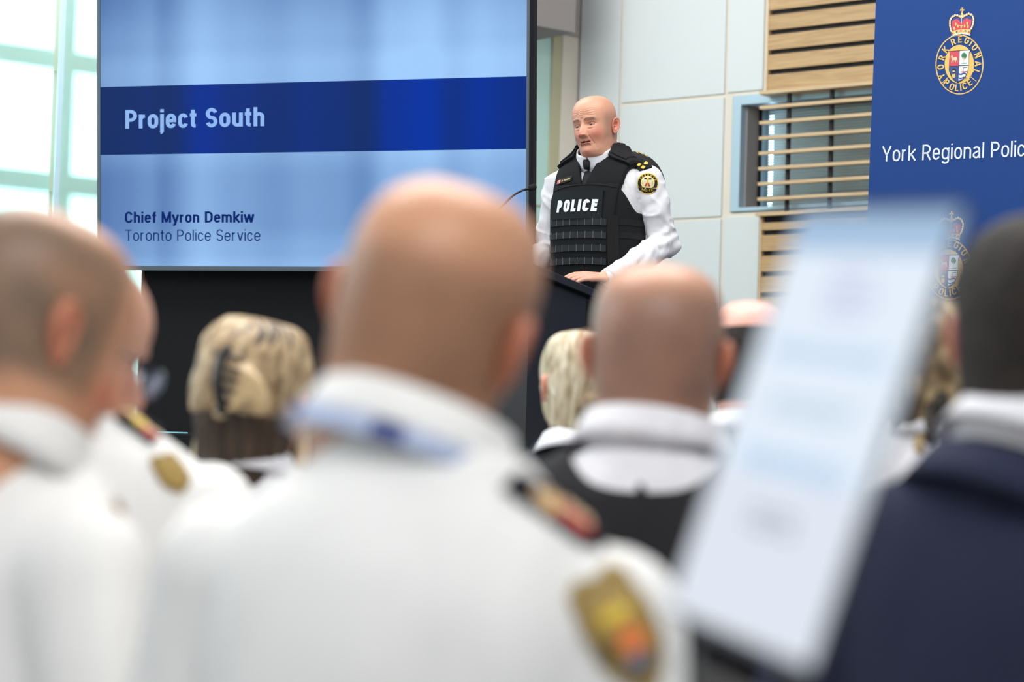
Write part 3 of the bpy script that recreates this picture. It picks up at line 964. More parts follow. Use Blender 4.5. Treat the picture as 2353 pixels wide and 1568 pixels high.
# ------------------------------------------------------------------ crest banner
BN = Plane(at(2003, 250, 9.6), (math.cos(math.radians(30)), -math.sin(math.radians(30)), 0), tilt=math.radians(2.6))
def bn(px, py): return BN.uv(px, py)
nu0 = 0.0
cxu = bn(2204, 250)[0]
NW = 2 * cxu
nz_top = bn(2010, 0)[1] + .12
nz_bot = nz_top - 2.15
root = empty('pull_up_banner', BN.M @ Vector((cxu, 0, nz_bot)))
tag(root, 'tall royal blue pull-up banner with two gold and red crests and white lettering', 'banner')
M_BANNER = cloth('royal_blue_banner_fabric', (24, 63, 128), fold=0.04, fold_scale=2, rough=.6)
bm = bmesh.new(); box(bm, (0, 0, nz_bot), (NW, .004, nz_top), BN.M); pf = obj('banner_panel', bm, M_BANNER, root)
bm = bmesh.new(); box(bm, (0, -.006, nz_top), (NW, .010, nz_top + .025), BN.M); obj('top_rail', bm, mat('silver_rail', (170, 172, 176), .3, metal=.9), root)
bm = bmesh.new(); box(bm, (-.02, -.08, nz_bot - .06), (NW + .02, .10, nz_bot + .0), BN.M)
box(bm, (.1, -.16, nz_bot - .075), (.14, .18, nz_bot - .06), BN.M); box(bm, (NW - .14, -.16, nz_bot - .075), (NW - .1, .18, nz_bot - .06), BN.M)
obj('base', bm, mat('silver_rail', (170, 172, 176)), root)
bm = bmesh.new(); tube(bm, [BN.M @ Vector((cxu, .03, nz_bot - .01)), BN.M @ Vector((cxu, .012, nz_top))], .01, 10)
obj('pole', bm, mat('silver_rail', (170, 172, 176)), root)

GOLDC = mat('crest_gold', (224, 186, 96), .5); CRED = mat('crest_red', (204, 62, 84), .5); CWH = mat('crest_white', (226, 236, 246), .5)
CBLUE = mat('crest_blue', (26, 64, 138), .5); CGRN = mat('crest_green', (34, 112, 66), .5); CBLK = mat('crest_black', (22, 26, 40), .5)
CTAN = mat('crest_tan', (240, 206, 170), .5)
crest_mats = [GOLDC, CRED, CWH, CBLUE, CGRN, CBLK, CTAN]
CC0 = bn(2110 + 620 / 6.532, 970 / 6.532)
def cp(cx, cy):
    u, v = bn(2110 + cx / 6.532, cy / 6.532)
    return u - CC0[0], v - CC0[1]

def build_crest(parent, du, dv):
    O = (CC0[0] + du, CC0[1] + dv)
    bm = bmesh.new()
    lay = [0]
    def poly(pts, mi, z, conv=True):
        p = [cp(*q) for q in pts] if conv else pts
        vs = [bm.verts.new(BN.M @ Vector((O[0] + a, -z, O[1] + b))) for a, b in p]
        if len(vs) > 4:
            fs = bmesh.ops.triangle_fill(bm, use_beauty=True, edges=[bm.edges.new((vs[i], vs[(i + 1) % len(vs)])) for i in range(len(vs))])
            for g in fs['geom']:
                if isinstance(g, bmesh.types.BMFace): g.material_index = mi
        else: bm.faces.new(vs).material_index = mi
    def ell(cx, cy, rx, ry, mi, z, n=28):
        poly([(cx + rx * math.cos(2 * PI * i / n), cy + ry * math.sin(2 * PI * i / n)) for i in range(n)], mi, z)
    def ring(cx, cy, rx, ry, t, mi, z, n=72):
        a = [cp(cx + rx * math.cos(2 * PI * i / n), cy + ry * math.sin(2 * PI * i / n)) for i in range(n)]
        b = [cp(cx + (rx - t) * math.cos(2 * PI * i / n), cy + (ry - t) * math.sin(2 * PI * i / n)) for i in range(n)]
        for i in range(n):
            j = (i + 1) % n
            poly([a[i], a[j], b[j], b[i]], mi, z, False)
    def line(x0, y0, x1, y1, w, mi, z):
        d = math.hypot(x1 - x0, y1 - y0); nx, ny = -(y1 - y0) / d * w / 2, (x1 - x0) / d * w / 2
        poly([(x0 + nx, y0 + ny), (x1 + nx, y1 + ny), (x1 - nx, y1 - ny), (x0 - nx, y0 - ny)], mi, z)
    e = .0012
    ring(620, 970, 360, 450, 16, 0, e)
    ell(618, 965, 220, 290, 0, e, 48)
    # shield with four quarters
    sh = [(462, 768), (795, 745), (770, 800), (762, 900), (750, 1070), (715, 1150), (665, 1210), (598, 1250), (530, 1205), (485, 1130), (462, 1060), (468, 900), (478, 800)]
    poly(sh, 5, 2 * e)
    poly([(478, 778), (616, 770), (610, 990), (472, 994), (474, 900), (484, 810)], 1, 3 * e)
    poly([(626, 768), (782, 758), (764, 800), (758, 978), (618, 982)], 2, 3 * e)
    poly([(472, 1002), (606, 998), (598, 1242), (540, 1200), (496, 1130), (474, 1060)], 3, 3 * e)
    poly([(614, 996), (752, 990), (744, 1070), (706, 1148), (660, 1204), (606, 1238)], 2, 3 * e)
    f = 4 * e
    # stag
    poly([(512, 875), (580, 862), (592, 885), (586, 905), (520, 910)], 6, f)
    poly([(490, 860), (512, 842), (524, 850), (530, 880), (512, 885), (508, 868), (494, 872)], 6, f)
    for a, b in ((516, 505), (530, 528), (572, 560), (588, 592)): line(a, 900, b, 945, 8, 6, f)
    line(512, 845, 500, 826, 4, 6, f); line(516, 845, 522, 828, 4, 6, f)
    # tree
    ell(692, 840, 38, 46, 4, f); line(690, 868, 688, 950, 9, 6, f + e); line(690, 905, 672, 876, 5, 6, f + e); line(690, 905, 708, 876, 5, 6, f + e)
    poly([(636, 958), (690, 944), (738, 942), (732, 954), (690, 956)], 4, f)
    # thistle
    poly([(504, 1048), (540, 1022), (576, 1048), (560, 1068), (518, 1068)], 5, f); ell(539, 1076, 22, 12, 0, f + e, 14)
    poly([(522, 1108), (556, 1108), (562, 1150), (548, 1176), (520, 1170), (508, 1150)], 0, f); line(538, 1086, 538, 1112, 12, 5, f + e)
    # ship and waves
    line(658, 1020, 652, 1085, 8, 6, f); line(645, 1086, 738, 1074, 12, 1, f); line(676, 1018, 738, 1014, 7, 5, f); line(684, 1018, 680, 1080, 4, 5, f)
    def wave(y0, hh, mi):
        top = [(612 + 22 * i, y0 + 9 * math.sin(i * 1.25)) for i in range(6)]
        poly(top + [(x, y + hh) for x, y in top[::-1]], mi, f)
    wave(1100, 22, 3); wave(1162, 20, 3); 
    poly([(606, 1218), (690, 1180), (660, 1204), (606, 1236)], 3, f)
    # dividing bars
    line(448, 1163, 345, 1262, 10, 0, e); line(768, 1140, 872, 1222, 10, 0, e)
    # crown
    poly([(500, 468), (650, 440), (795, 440), (780, 515), (650, 490), (505, 530)], 0, 2 * e)
    poly([(490, 548), (560, 508), (655, 490), (740, 500), (792, 525), (782, 540), (735, 522), (655, 512), (560, 530), (496, 560)], 2, 3 * e)
    left = [(497, 470), (478, 380), (480, 310), (505, 262), (560, 232), (610, 240), (652, 268)]
    right = [(652, 268), (700, 240), (760, 208), (812, 232), (834, 290), (826, 360), (796, 440)]
    arch = left + right[1:]
    inner = [(516, 460), (503, 380), (505, 318), (528, 282), (565, 258), (605, 264), (652, 294), (700, 262), (757, 236), (795, 256), (808, 300), (802, 360), (776, 440)]
    poly(inner[::1], 3, 1.5 * e)
    poly([(516, 460), (503, 380), (510, 318), (545, 300), (580, 284), (612, 300), (650, 350), (690, 292), (735, 272), (770, 296), (800, 296), (798, 360), (772, 440), (650, 440), (540, 460)], 1, 2 * e)
    for i in range(len(arch) - 1): line(*arch[i], *arch[i + 1], 26, 0, 2.5 * e)
    def along(pts, n):
        seg = [math.hypot(pts[i + 1][0] - pts[i][0], pts[i + 1][1] - pts[i][1]) for i in range(len(pts) - 1)]; L = sum(seg); out = []
        for q in range(n):
            t = L * q / (n - 1); i = 0
            while i < len(seg) - 1 and t > seg[i]: t -= seg[i]; i += 1
            a = min(t / seg[i], 1); out.append((pts[i][0] + (pts[i + 1][0] - pts[i][0]) * a, pts[i][1] + (pts[i + 1][1] - pts[i][1]) * a))
        return out
    for x, y in along(arch, 21): ell(x, y - 8 if 520 < x < 800 else y, 9, 13, 2, 3.5 * e, 12)
    for y in range(285, 370, 17): ell(653, y, 6, 8, 2, 3.5 * e, 10)
    for x, y in ((545, 430), (566, 365), (598, 395), (700, 392), (738, 350), (748, 400), (650, 400)): ell(x, y, 13, 26, 0, 3 * e, 14)
    line(622, 388, 680, 386, 10, 0, 3.2 * e)
    for x, y, c in ((518, 508, 1), (580, 480, 4), (643, 464, 1), (712, 466, 4), (765, 482, 1)): ell(x, y, 12, 10, c, 3.5 * e, 12)
    for x, y in ((549, 490), (612, 470), (678, 464), (740, 472)): ell(x, y, 9, 8, 2, 3.5 * e, 10)
    for x, y in ((520, 540), (560, 522), (606, 510), (657, 500), (710, 504), (765, 520)): ell(x, y, 7, 4, 5, 4 * e, 8)
    poly([(634, 245), (652, 190), (662, 168), (672, 190), (684, 238), (660, 248)], 0, 3 * e)
    poly([(652, 118), (680, 116), (668, 148), (694, 138), (692, 170), (668, 158), (676, 184), (652, 186), (658, 158), (632, 168), (634, 138), (658, 148)], 0, 3.4 * e)
    # lettering around the ring
    ring_letters = [('Y', 352, 1148), ('O', 338, 1008), ('R', 358, 868), ('K', 412, 748), ('R', 528, 628), ('E', 630, 592), ('G', 733, 608), ('I', 796, 645),
               ('O', 852, 712), ('N', 895, 832), ('A', 902, 958), ('L', 868, 1076)]
    bot = [('P', 428, 1242), ('O', 508, 1304), ('L', 582, 1322), ('I', 641, 1316), ('C', 700, 1292), ('E', 774, 1240)]
    ctr = cp(620, 970)
    for lst, sg in ((ring_letters, 1), (bot, -1)):
        for ch, x, y in lst:
            p = cp(x, y); a = math.atan2((p[1] - ctr[1]) / 1.18, p[0] - ctr[0])
            rot = a - PI / 2 if sg > 0 else a + PI / 2
            Mt = BN.M @ Matrix.Translation((O[0] + p[0], -2 * e, O[1] + p[1])) @ Matrix.Rotation(PI / 2, 4, 'X') @ Matrix.Rotation(rot, 4, 'Z') @ Matrix.Translation((0, -.0150, 0))
            letters(bm, ch, .17, lambda x, y, Mt=Mt: Mt @ Vector((x * .034, y * .030, 0)), 0, 0, align='CENTER')
    return obj('crest', bm, crest_mats, parent, recalc=False)
build_crest(pf, 0, 0)
c2 = bn(2110 + 620 / 6.532 - 24.5, 970 / 6.532 + 470.5)
build_crest(pf, c2[0] - CC0[0], c2[1] - CC0[1])
ta = bn(2027, 372); tb = bn(2355, 360); hh = bn(2027, 337)[1] - ta[1]
tw = (tb[0] - ta[0]) / text_width('York Regional Polic', .105, .115)
bm = bmesh.new()
letters(bm, 'York Regional Police', .105, lambda x, y: BN.M @ Vector((ta[0] + x * tw, -.002, ta[1] + y * hh)), .115)
obj('lettering', bm, mat('banner_white', (222, 232, 248), .5), pf, recalc=False)

# ------------------------------------------------------------------ people: shared builders
def T(loc): return Matrix.Translation(Vector(loc))
def Rz(d): return Matrix.Rotation(math.radians(d), 4, 'Z')
def Rx(d): return Matrix.Rotation(math.radians(d), 4, 'X')
def Ry(d): return Matrix.Rotation(math.radians(d), 4, 'Y')

SKIN_FAIR = L3(226, 178, 152); SKIN_PINK = L3(228, 166, 146); SKIN_TAN = L3(206, 158, 122); SKIN_WARM = L3(198, 146, 112)

def skin_colour(base, red, stub=None, stub_top=.19, bald_back=True, brows=None, lips=None):
    """natural tones of a head: redder ears, cheeks and nose, cropped hair where it grows"""
    def f(p, is_ear):
        x, y, z = p
        n = noise.noise(Vector((x, y, z)) * 35) * .5 + .5
        c = lerp3(base, red, .12 * n)
        if is_ear: return lerp3(base, red, .45)
        if y < -.04:
            c = lerp3(c, red, .55 * math.exp(-((abs(x) - .046) / .022) ** 2 - ((z - .078) / .024) ** 2))
            c = lerp3(c, red, .35 * math.exp(-(x / .014) ** 2 - ((z - .082) / .014) ** 2))
            c = lerp3(c, red, .25 * math.exp(-(x / .03) ** 2 - ((z - .018) / .014) ** 2))
            if lips:
                ax = abs(x)
                l = max(gauss(z - (.0560 - 30 * ax * ax * .03), .0036), gauss(z - (.0458 + 3 * ax * ax), .0042)) * sstep(.028, .021, ax)
                c = lerp3(c, lips, .75 * l)
                c = lerp3(c, (.02, .008, .008), sstep(.0030, .0014, abs(z - (.0512 - 1.2 * ax * ax))) * sstep(.0235, .018, ax))
            if brows:
                ax = abs(x)
                zb = .1375 + .0035 * math.sin((ax - .012) / .036 * PI)
                c = lerp3(c, brows, .85 * gauss(z - zb, .0036) * sstep(.010, .015, ax) * sstep(.056, .046, ax))
        if stub:
            k = sstep(.045, .075, z) * (1 - sstep(stub_top - .03, stub_top + .012, z + .10 * max(0, -y - .0)))
            k *= sstep(-.062, -.03, y)
            k = max(k, sstep(.03, .07, z) * (1 - sstep(stub_top - .03, stub_top + .012, z)) * sstep(.02, .05, y))
            n2 = noise.noise(Vector((x, y, z)) * 22) * .25 + .8
            c = lerp3(c, stub, k * n2)
        return c
    return f

SEAT_TORSO = [(-.52, .165, .135, .12), (-.42, .165, .14, .115), (-.30, .165, .135, .115), (-.18, .178, .135, .122), (-.08, .186, .125, .124),
              (-.02, .182, .108, .116), (.025, .160, .088, .100), (.055, .118, .074, .084), (.080, .082, .062, .074), (.115, .066, .056, .068)]

def scaled(tab, sw=1.0, grow=0.0, dy=0.0):
    return [(z, a * sw + grow, b * sw + grow, c * sw + grow) for z, a, b, c in tab]

def sleeve_prims(bm, sh, el, wr, g=0.0, r0=.062, r1=.052, r2=.037):
    capsule(bm, sh, r0 + g, el, r1 + g); capsule(bm, el, r1 + g, wr, r2 + g)

def collar_mesh(bm, c, rx, ry, h, flare, M, gap=0.0, t=.003, drop=None, n=64, fold=None):
    """standing collar band with the turned-down leaf; gap = opening at the front in degrees"""
    a0, a1 = gap / 2, 360 - gap / 2
    fold = fold or (lambda q: 1.0)
    prof_n = 9
    rings = []
    for i in range(n + 1):
        a = math.radians(a0 + (a1 - a0) * i / n)
        fr = (1 + math.cos(a)) / 2                      # 1 at the front
        dx, dy = math.sin(a), -math.cos(a)
        dl = (drop(fr) if drop else h * 1.05)
        hh = h * (1 - .12 * fr)
        prof = [(0, -.006), (.001, hh * .5), (.0015, hh - .002), (.003, hh + .0012), (.0065, hh), (.009, hh - .006),
                (.0095 + flare * .45, hh - dl * .5), (.011 + flare, hh - dl), (.008 + flare, hh - dl + .001), (.0065 + flare * .4, hh - dl * .5), (.005, hh * .55), (.003, -.006)]
        ring = []
        for o, z in prof:
            ring.append(bm.verts.new(M @ Vector((c[0] + dx * (rx + o), c[1] + dy * (ry + o), c[2] + z))))
        rings.append(ring)
    m = len(rings[0])
    for i in range(n):
        for k in range(m):
            k2 = (k + 1) % m
            bm.faces.new((rings[i][k], rings[i + 1][k], rings[i + 1][k2], rings[i][k2]))
    bm.faces.new(rings[0]); bm.faces.new(rings[-1][::-1])

def bvh_of(o):
    me = o.data
    return BVHTree.FromPolygons([o.matrix_world @ v.co for v in me.vertices], [p.vertices[:] for p in me.polygons])

def pick(tree, px, py):
    hit = tree.ray_cast(CAM_P, ray(px, py))
    return hit[0], hit[1]

class Decal:
    """a patch sewn on a curved garment: centre, up hint; (x, y) in metres -> point lying on the cloth"""
    def __init__(s, tree, c, n, up):
        s.t = tree; s.c = c; s.n = n.normalized()
        s.x = Vector(up).cross(s.n).normalized(); s.y = s.n.cross(s.x).normalized()
    def __call__(s, x, y, off=.002):
        p = s.c + s.x * x + s.y * y
        h = s.t.ray_cast(p + s.n * .10, -s.n, .25)
        if h[0] is None or (h[0] - p).length > .06:
            h2 = s.t.find_nearest(p)
            return h2[0] + h2[1] * off
        return h[0] + s.n * off
    def disc(s, bm, cx, cy, rx, ry, off, mi=0, n=32, m=5):
        prev = None
        c = bm.verts.new(s(cx, cy, off))
        for j in range(1, m + 1):
            r = [bm.verts.new(s(cx + rx * j / m * math.cos(2 * PI * k / n), cy + ry * j / m * math.sin(2 * PI * k / n), off)) for k in range(n)]
            for k in range(n):
                f = bm.faces.new((c, r[k], r[(k + 1) % n])) if prev is None else bm.faces.new((prev[k], r[k], r[(k + 1) % n], prev[(k + 1) % n]))
                f.material_index = mi
            prev = r
    def poly(s, bm, pts, off, mi=0, sub=4):
        """grid filled quad (4 pts) or fan"""
        if len(pts) == 4:
            g = [[None] * (sub + 1) for _ in range(sub + 1)]
            for i in range(sub + 1):
                for j in range(sub + 1):
                    a, b = i / sub, j / sub
                    x = (pts[0][0] * (1 - a) + pts[1][0] * a) * (1 - b) + (pts[3][0] * (1 - a) + pts[2][0] * a) * b
                    y = (pts[0][1] * (1 - a) + pts[1][1] * a) * (1 - b) + (pts[3][1] * (1 - a) + pts[2][1] * a) * b
                    g[i][j] = bm.verts.new(s(x, y, off))
            for i in range(sub):
                for j in range(sub):
                    bm.faces.new((g[i][j], g[i + 1][j], g[i + 1][j + 1], g[i][j + 1])).material_index = mi
        else:
            cx = sum(p[0] for p in pts) / len(pts); cy = sum(p[1] for p in pts) / len(pts)
            prev = None; c = bm.verts.new(s(cx, cy, off)); m = 4; n = len(pts)
            for j in range(1, m + 1):
                r = [bm.verts.new(s(cx + (p[0] - cx) * j / m, cy + (p[1] - cy) * j / m, off)) for p in pts]
                for k in range(n):
                    f = bm.faces.new((c, r[k], r[(k + 1) % n])) if prev is None else bm.faces.new((prev[k], r[k], r[(k + 1) % n], prev[(k + 1) % n]))
                    f.material_index = mi
                prev = r

def leaf_pts(cx, cy, r, rot=0):
    """maple leaf outline"""
    base = [(0, 1), (.18, .62), (.42, .72), (.34, .30), (.62, .52), (.72, .34), (1, .36), (.86, .06), (.95, -.06), (.50, -.42), (.56, -.58), (.08, -.50), (.06, -.95),
            (-.06, -.95), (-.08, -.50), (-.56, -.58), (-.50, -.42), (-.95, -.06), (-.86, .06), (-1, .36), (-.72, .34), (-.62, .52), (-.34, .30), (-.42, .72), (-.18, .62)]
    c, s = math.cos(rot), math.sin(rot)
    return [(cx + r * (x * c - y * s), cy + r * (x * s + y * c)) for x, y in base]

# ------------------------------------------------------------------ the speaker
YAW = -33
ST = 0.66
sx0 = at(1376, 700, 9.0).x
MS = T((sx0, 9.0, ST)) @ Rz(YAW)
SPK = [(.93, .172, .135, .12), (.98, .176, .142, .12), (1.06, .182, .152, .122), (1.15, .188, .158, .124), (1.25, .193, .158, .128), (1.35, .198, .152, .132),
       (1.42, .198, .140, .132), (1.47, .190, .124, .126), (1.505, .168, .106, .114), (1.535, .130, .090, .100), (1.565, .090, .076, .086), (1.60, .068, .062, .074)]
SE = 2.5
def spk_pt(phi, h, off=0.0):
    wd, f, b = interp(SPK, h)
    x, y = ring_pt(wd + off, f + off, b + off, phi, SE)
    return Vector((x, y, h))
def spk_front(x, h, off=0.0, back=False):
    wd, f, b = interp(SPK, h); wd += off
    d = (b if back else f) + off
    q = max(1 - (abs(x) / wd) ** SE, 0) ** (1 / SE)
    return d * q if back else -d * q
SHL, ELL, WRL = Vector((.218, .005, 1.462)), Vector((.272, .055, 1.195)), Vector((.204, -.262, 1.036))
SHR, ELR, WRR = Vector((-.218, .005, 1.452)), Vector((-.282, .045, 1.190)), Vector((-.215, -.26, 1.05))

# body: trunk, legs, arms and hands fused; head joined on
bm = bmesh.new()
loft(bm, scaled(SPK, 1, -.012), .93, 1.59, 40, 30, SE)
for sd in (-1, 1):
    capsule(bm, (.09 * sd, .0, .92), .085, (.105 * sd, -.005, .50), .062); capsule(bm, (.105 * sd, -.005, .50), .062, (.11 * sd, .02, .09), .040)
    capsule(bm, (.11 * sd, .03, .045), .036, (.12 * sd, -.14, .035), .032)
ellipsoid(bm, (0, 0, .93), (.165, .12, .12))
for S_, E_, W_ in ((SHL, ELL, WRL), (SHR, ELR, WRR)): sleeve_prims(bm, S_, E_, W_, -.012)
mbody = blob_mesh(bm, .008, 4); mbody.transform(MS)
bc = [SKIN_FAIR] * len(mbody.vertices)
hm = []
for W_, d_, u_ in ((WRL, (-.44, -.86, -.02), (-.7, .3, .3)), (WRR, (.25, -.95, -.05), (.9, .1, .3))):
    bm = bmesh.new()
    capsule(bm, W_ - Vector(d_) * .06, .029, W_ + Vector(d_) * .03, .026, 16, 4)
    hand_prims(bm, W_ + Vector(d_) * .02, d_, u_, 1.05, .30)
    m_ = blob_mesh(bm, .0028, 3); m_.transform(MS); hm.append((m_, [lerp3(SKIN_FAIR, SKIN_PINK, .6)] * len(m_.vertices)))
HM = MS @ T((.006, -.072, 1.570)) @ Rz(-1) @ T((0, 0, .08)) @ Rx(5) @ Ry(-7) @ T((0, 0, .04)) @ Matrix.Diagonal((1.03, 1.03, 1.08, 1)) @ T((0, 0, -.12))
face_col = skin_colour(L3(216, 162, 134), L3(200, 92, 86), stub=L3(168, 128, 108), stub_top=.165, brows=L3(84, 70, 62), lips=L3(170, 98, 92))
mh, ch = head_mesh(HM, face_col, res=(340, 270), fat=1.06, shear=.38, ear_kw=dict(c=(.0825, .008, .104), h=.068, wd=.040))
spk = join_skin('person', [(mh, ch), (mbody, bc)] + hm)
# origin at the feet
def set_origin(o, p):
    p = Vector(p); o.data.transform(Matrix.Translation(-p)); o.location = p; o.matrix_world = Matrix.Translation(p)
set_origin(spk, (sx0, 9.0, ST))
tag(spk, 'person, bald officer in a white shirt and black vest lettered POLICE, speaking at the lectern', 'person')

# eyes
def eye_mat(name):
    return [mat('eye_white', (186, 172, 164), .25), mat('iris_brown', (46, 36, 30), .2), mat('pupil_black', (10, 8, 8), .1)]
for sd in (-1, 1):
    bm = bmesh.new()
    ec = Vector((sd * .0325, -.0690, .1158)); r = .0128
    ellipsoid(bm, ec, (r, r, r), nu=96, nv=64)
    look = Vector((-.12 * 1, -1, -.10)).normalized()
    for f in bm.faces:
        a = (f.calc_center_median() - ec).normalized().angle(look)
        f.material_index = 2 if a < .22 else (1 if a < .50 else 0)
    bm.transform(HM); obj('eye', bm, eye_mat('e'), spk, smooth=True)
for sd in (-1, 1):                                     # lids close over the eye
    bm = bmesh.new()
    for up in (1, -1):
        g = []
        for i in range(17):
            t = i / 16; x = sd * (.0185 + .028 * t)
            arch = math.sin(t * PI)
            zc = .1158 + up * (.0024 if up > 0 else .0026) * arch
            row = []
            for j in range(6):
                s_ = j / 5
                zz = zc + up * (.0085 * s_)
                yy = -.0690 - math.sqrt(max(.0137 ** 2 - (x - sd * .0325) ** 2 - (zz - .1158) ** 2, 0)) - .0002
                yy = max(yy, -.0835) if False else yy
                row.append(bm.verts.new((x, yy, zz)))
            g.append(row)
        for i in range(16):
            for j in range(5): bm.faces.new((g[i][j], g[i + 1][j], g[i + 1][j + 1], g[i][j + 1]))
    bm.transform(HM)
    obj('eyelid', bm, mat('eyelid_skin', (196, 140, 120), .5), spk, smooth=True)

# shirt
bm = bmesh.new()
loft(bm, SPK[1:], .98, 1.585, 48, 36, SE)
for S_, E_, W_ in ((SHL, ELL, WRL), (SHR, ELR, WRR)):
    capsule(bm, S_, .066, S_.lerp(E_, .55), .063); capsule(bm, S_.lerp(E_, .5), .063, E_ + Vector((0, .008, 0)), .058)
    capsule(bm, E_, .058, E_.lerp(W_, .5), .052); capsule(bm, E_.lerp(W_, .5), .051, W_, .039)
    d = (W_ - E_).normalized(); capsule(bm, W_ - d * .05, .040, W_ + d * .005, .036)
me = blob_mesh(bm, .0055, 10, 'shirt')
def crease_dir(A, B, co):
    t = (co - A).dot(B - A) / (B - A).length_squared
    r = (co - A - (B - A) * t).length
    return t, r
def spk_wr(co):
    d = 0.0
    q_ = noise.noise(Vector((co.x * 8 + co.z * 9, co.y * 7, co.z * 6 - co.x * 8)))
    arm = sstep(.185, .225, abs(co.x))
    arm *= 1 - gauss((co - Vector((.262, -.045, 1.425))).length, .085)
    d += arm * sstep(1.10, 1.2, co.z) * (.0085 * max(0, 1 - abs(q_) * 4.5) ** 2 - .003)
    for A, B in ((SHL, ELL), (SHR, ELR)):
        t, r = crease_dir(A, B, co)
        if r < .1 and -.1 < t < 1.2:
            ang = math.atan2(co.y - A.y, co.x - A.x)
            k = sstep(-.1, .3, t)
            n = noise.noise(Vector((co.x * 9 + co.z * 5, co.y * 9 + co.z * 6, co.z * 7 - co.x * 9)))
            d += k * (.010 * n + .0018 * math.sin(t * 17 + 2.2 * ang + 4 * n))
            d += .0042 * math.sin(t * 34 + ang * 2 + 3 * n) * gauss(t - 1.0, .20)
    for A, B in ((ELL, WRL), (ELR, WRR)):
        t, r = crease_dir(A, B, co)
        if r < .075 and 0 < t < .95:
            ang = math.atan2(co.z - A.z - (B.z - A.z) * t, co.x - A.x)
            n = noise.noise(Vector((co.x * 14, co.y * 10, co.z * 20 + 5)))
            d += sstep(.95, .75, t) * (.007 * n + .0022 * math.sin(t * 20 + ang * 1.5 + 4 * n))
    return d
wrinkle(me, spk_wr)
me.transform(MS)
shirt = link_mesh('shirt', me, CRISP_SHIRT, spk)
shirt_t = bvh_of(shirt)
for W_, E_ in ((WRL, ELL), (WRR, ELR)):
    bm = bmesh.new(); d = (W_ - E_).normalized()
    tube(bm, [W_ - d * .055, W_ - d * .05, W_ + d * .010, W_ + d * .012], [.038, .0435, .0425, .036], 40, True)
    bm.transform(MS); obj('cuff', bm, CRISP_SHIRT, shirt, smooth=True)
# collar: leaf longer and pointed towards the front
bm = bmesh.new()
def drop(fr): return .042 + .034 * fr ** 4
MC = MS @ T((.004, -.036, 1.566)) @ Rx(30)
collar_mesh(bm, (0, 0, 0), 0.0800, .0900, .044, .012, MC, gap=6, drop=drop, n=90)
obj('collar', bm, CRISP_SHIRT, shirt, smooth=True)
# tie
bm = bmesh.new()
kn = [(-.016, .0), (.016, .0), (.011, -.032), (-.011, -.032)]
def tie_pt(x, z, o): return Vector((x, min(spk_front(x, z, .004), -.084) - o if z > 1.5 else spk_front(x, z, .003) - o, z))
prism(bm, [(-.0115, 1.540), (.0115, 1.540), (.0155, 1.528), (.0095, 1.500), (-.0095, 1.500), (-.0155, 1.528)], -.138, -.108)
g = []
for i in range(12):
    z = 1.508 - i * .03; wv = .013 + .0022 * i
    y = min(spk_front(0, z, .006), -.100)
    g.append([bm.verts.new((x * wv, y - .004 * (1 - abs(x)), z)) for x in (-1, -.5, 0, .5, 1)])
for i in range(11):
    for j in range(4): bm.faces.new((g[i][j], g[i + 1][j], g[i + 1][j + 1], g[i][j + 1]))
bm.transform(MS); obj('tie', bm, mat('black_tie_silk', (18, 19, 24), .8), spk, smooth=True)
# trousers, belt, shoes
bm = bmesh.new()
loft(bm, [(.80, .165, .125, .125), (.90, .174, .137, .127), (1.05, .188, .156, .130)], .82, 1.045, 40, 8, SE)
for sd in (-1, 1):
    capsule(bm, (.09 * sd, .0, .90), .092, (.105 * sd, -.005, .50), .072); capsule(bm, (.105 * sd, -.005, .50), .072, (.11 * sd, .015, .10), .060)
me = blob_mesh(bm, .012, 6, 'trousers'); me.transform(MS); link_mesh('trousers', me, TROUSER, spk)
for sd in (-1, 1):
    bm = bmesh.new()
    capsule(bm, (.11 * sd, .04, .045), .043, (.12 * sd, -.11, .040), .041); capsule(bm, (.12 * sd, -.11, .038), .041, (.125 * sd, -.17, .034), .034)
    me = blob_mesh(bm, .006, 5, 'shoe'); me.transform(MS); link_mesh('shoe', me, SHOE, spk)

# vest --------------------------------------------------------------
def solid(bm, g, th_fn):
    """give a grid of points g[i][j] thickness; th_fn(i, j) is the inner point"""
    A = [[bm.verts.new(p) for p in r_] for r_ in g]
    B = [[bm.verts.new(th_fn(i, j)) for j in range(len(g[0]))] for i in range(len(g))]
    ni, nj = len(g), len(g[0])
    for i in range(ni - 1):
        for j in range(nj - 1):
            bm.faces.new((A[i][j], A[i + 1][j], A[i + 1][j + 1], A[i][j + 1]))
            bm.faces.new((B[i][j], B[i][j + 1], B[i + 1][j + 1], B[i + 1][j]))
    for i in range(ni - 1):
        bm.faces.new((A[i][0], B[i][0], B[i + 1][0], A[i + 1][0])); bm.faces.new((A[i][-1], A[i + 1][-1], B[i + 1][-1], B[i][-1]))
    for j in range(nj - 1):
        bm.faces.new((A[0][j], A[0][j + 1], B[0][j + 1], B[0][j])); bm.faces.new((A[-1][j], B[-1][j], B[-1][j + 1], A[-1][j + 1]))

VO = .026
def section(x, off):
    """outline of the trunk in the plane at x: front from z=1.0 up, over the shoulder, down the back"""
    F, B = [], []
    z = 1.0
    while z < 1.60:
        wd, f, b = interp(SPK, z)
        wd += off
        if abs(x) >= wd: break
        F.append(Vector((x, spk_front(x, z, off), z))); B.append(Vector((x, spk_front(x, z, off, True), z)))
        z += .004
    for p in F + B: p.z += off * .6 * sstep(1.40, 1.52, p.z)
    return F, B
vest_root_bm = bmesh.new()
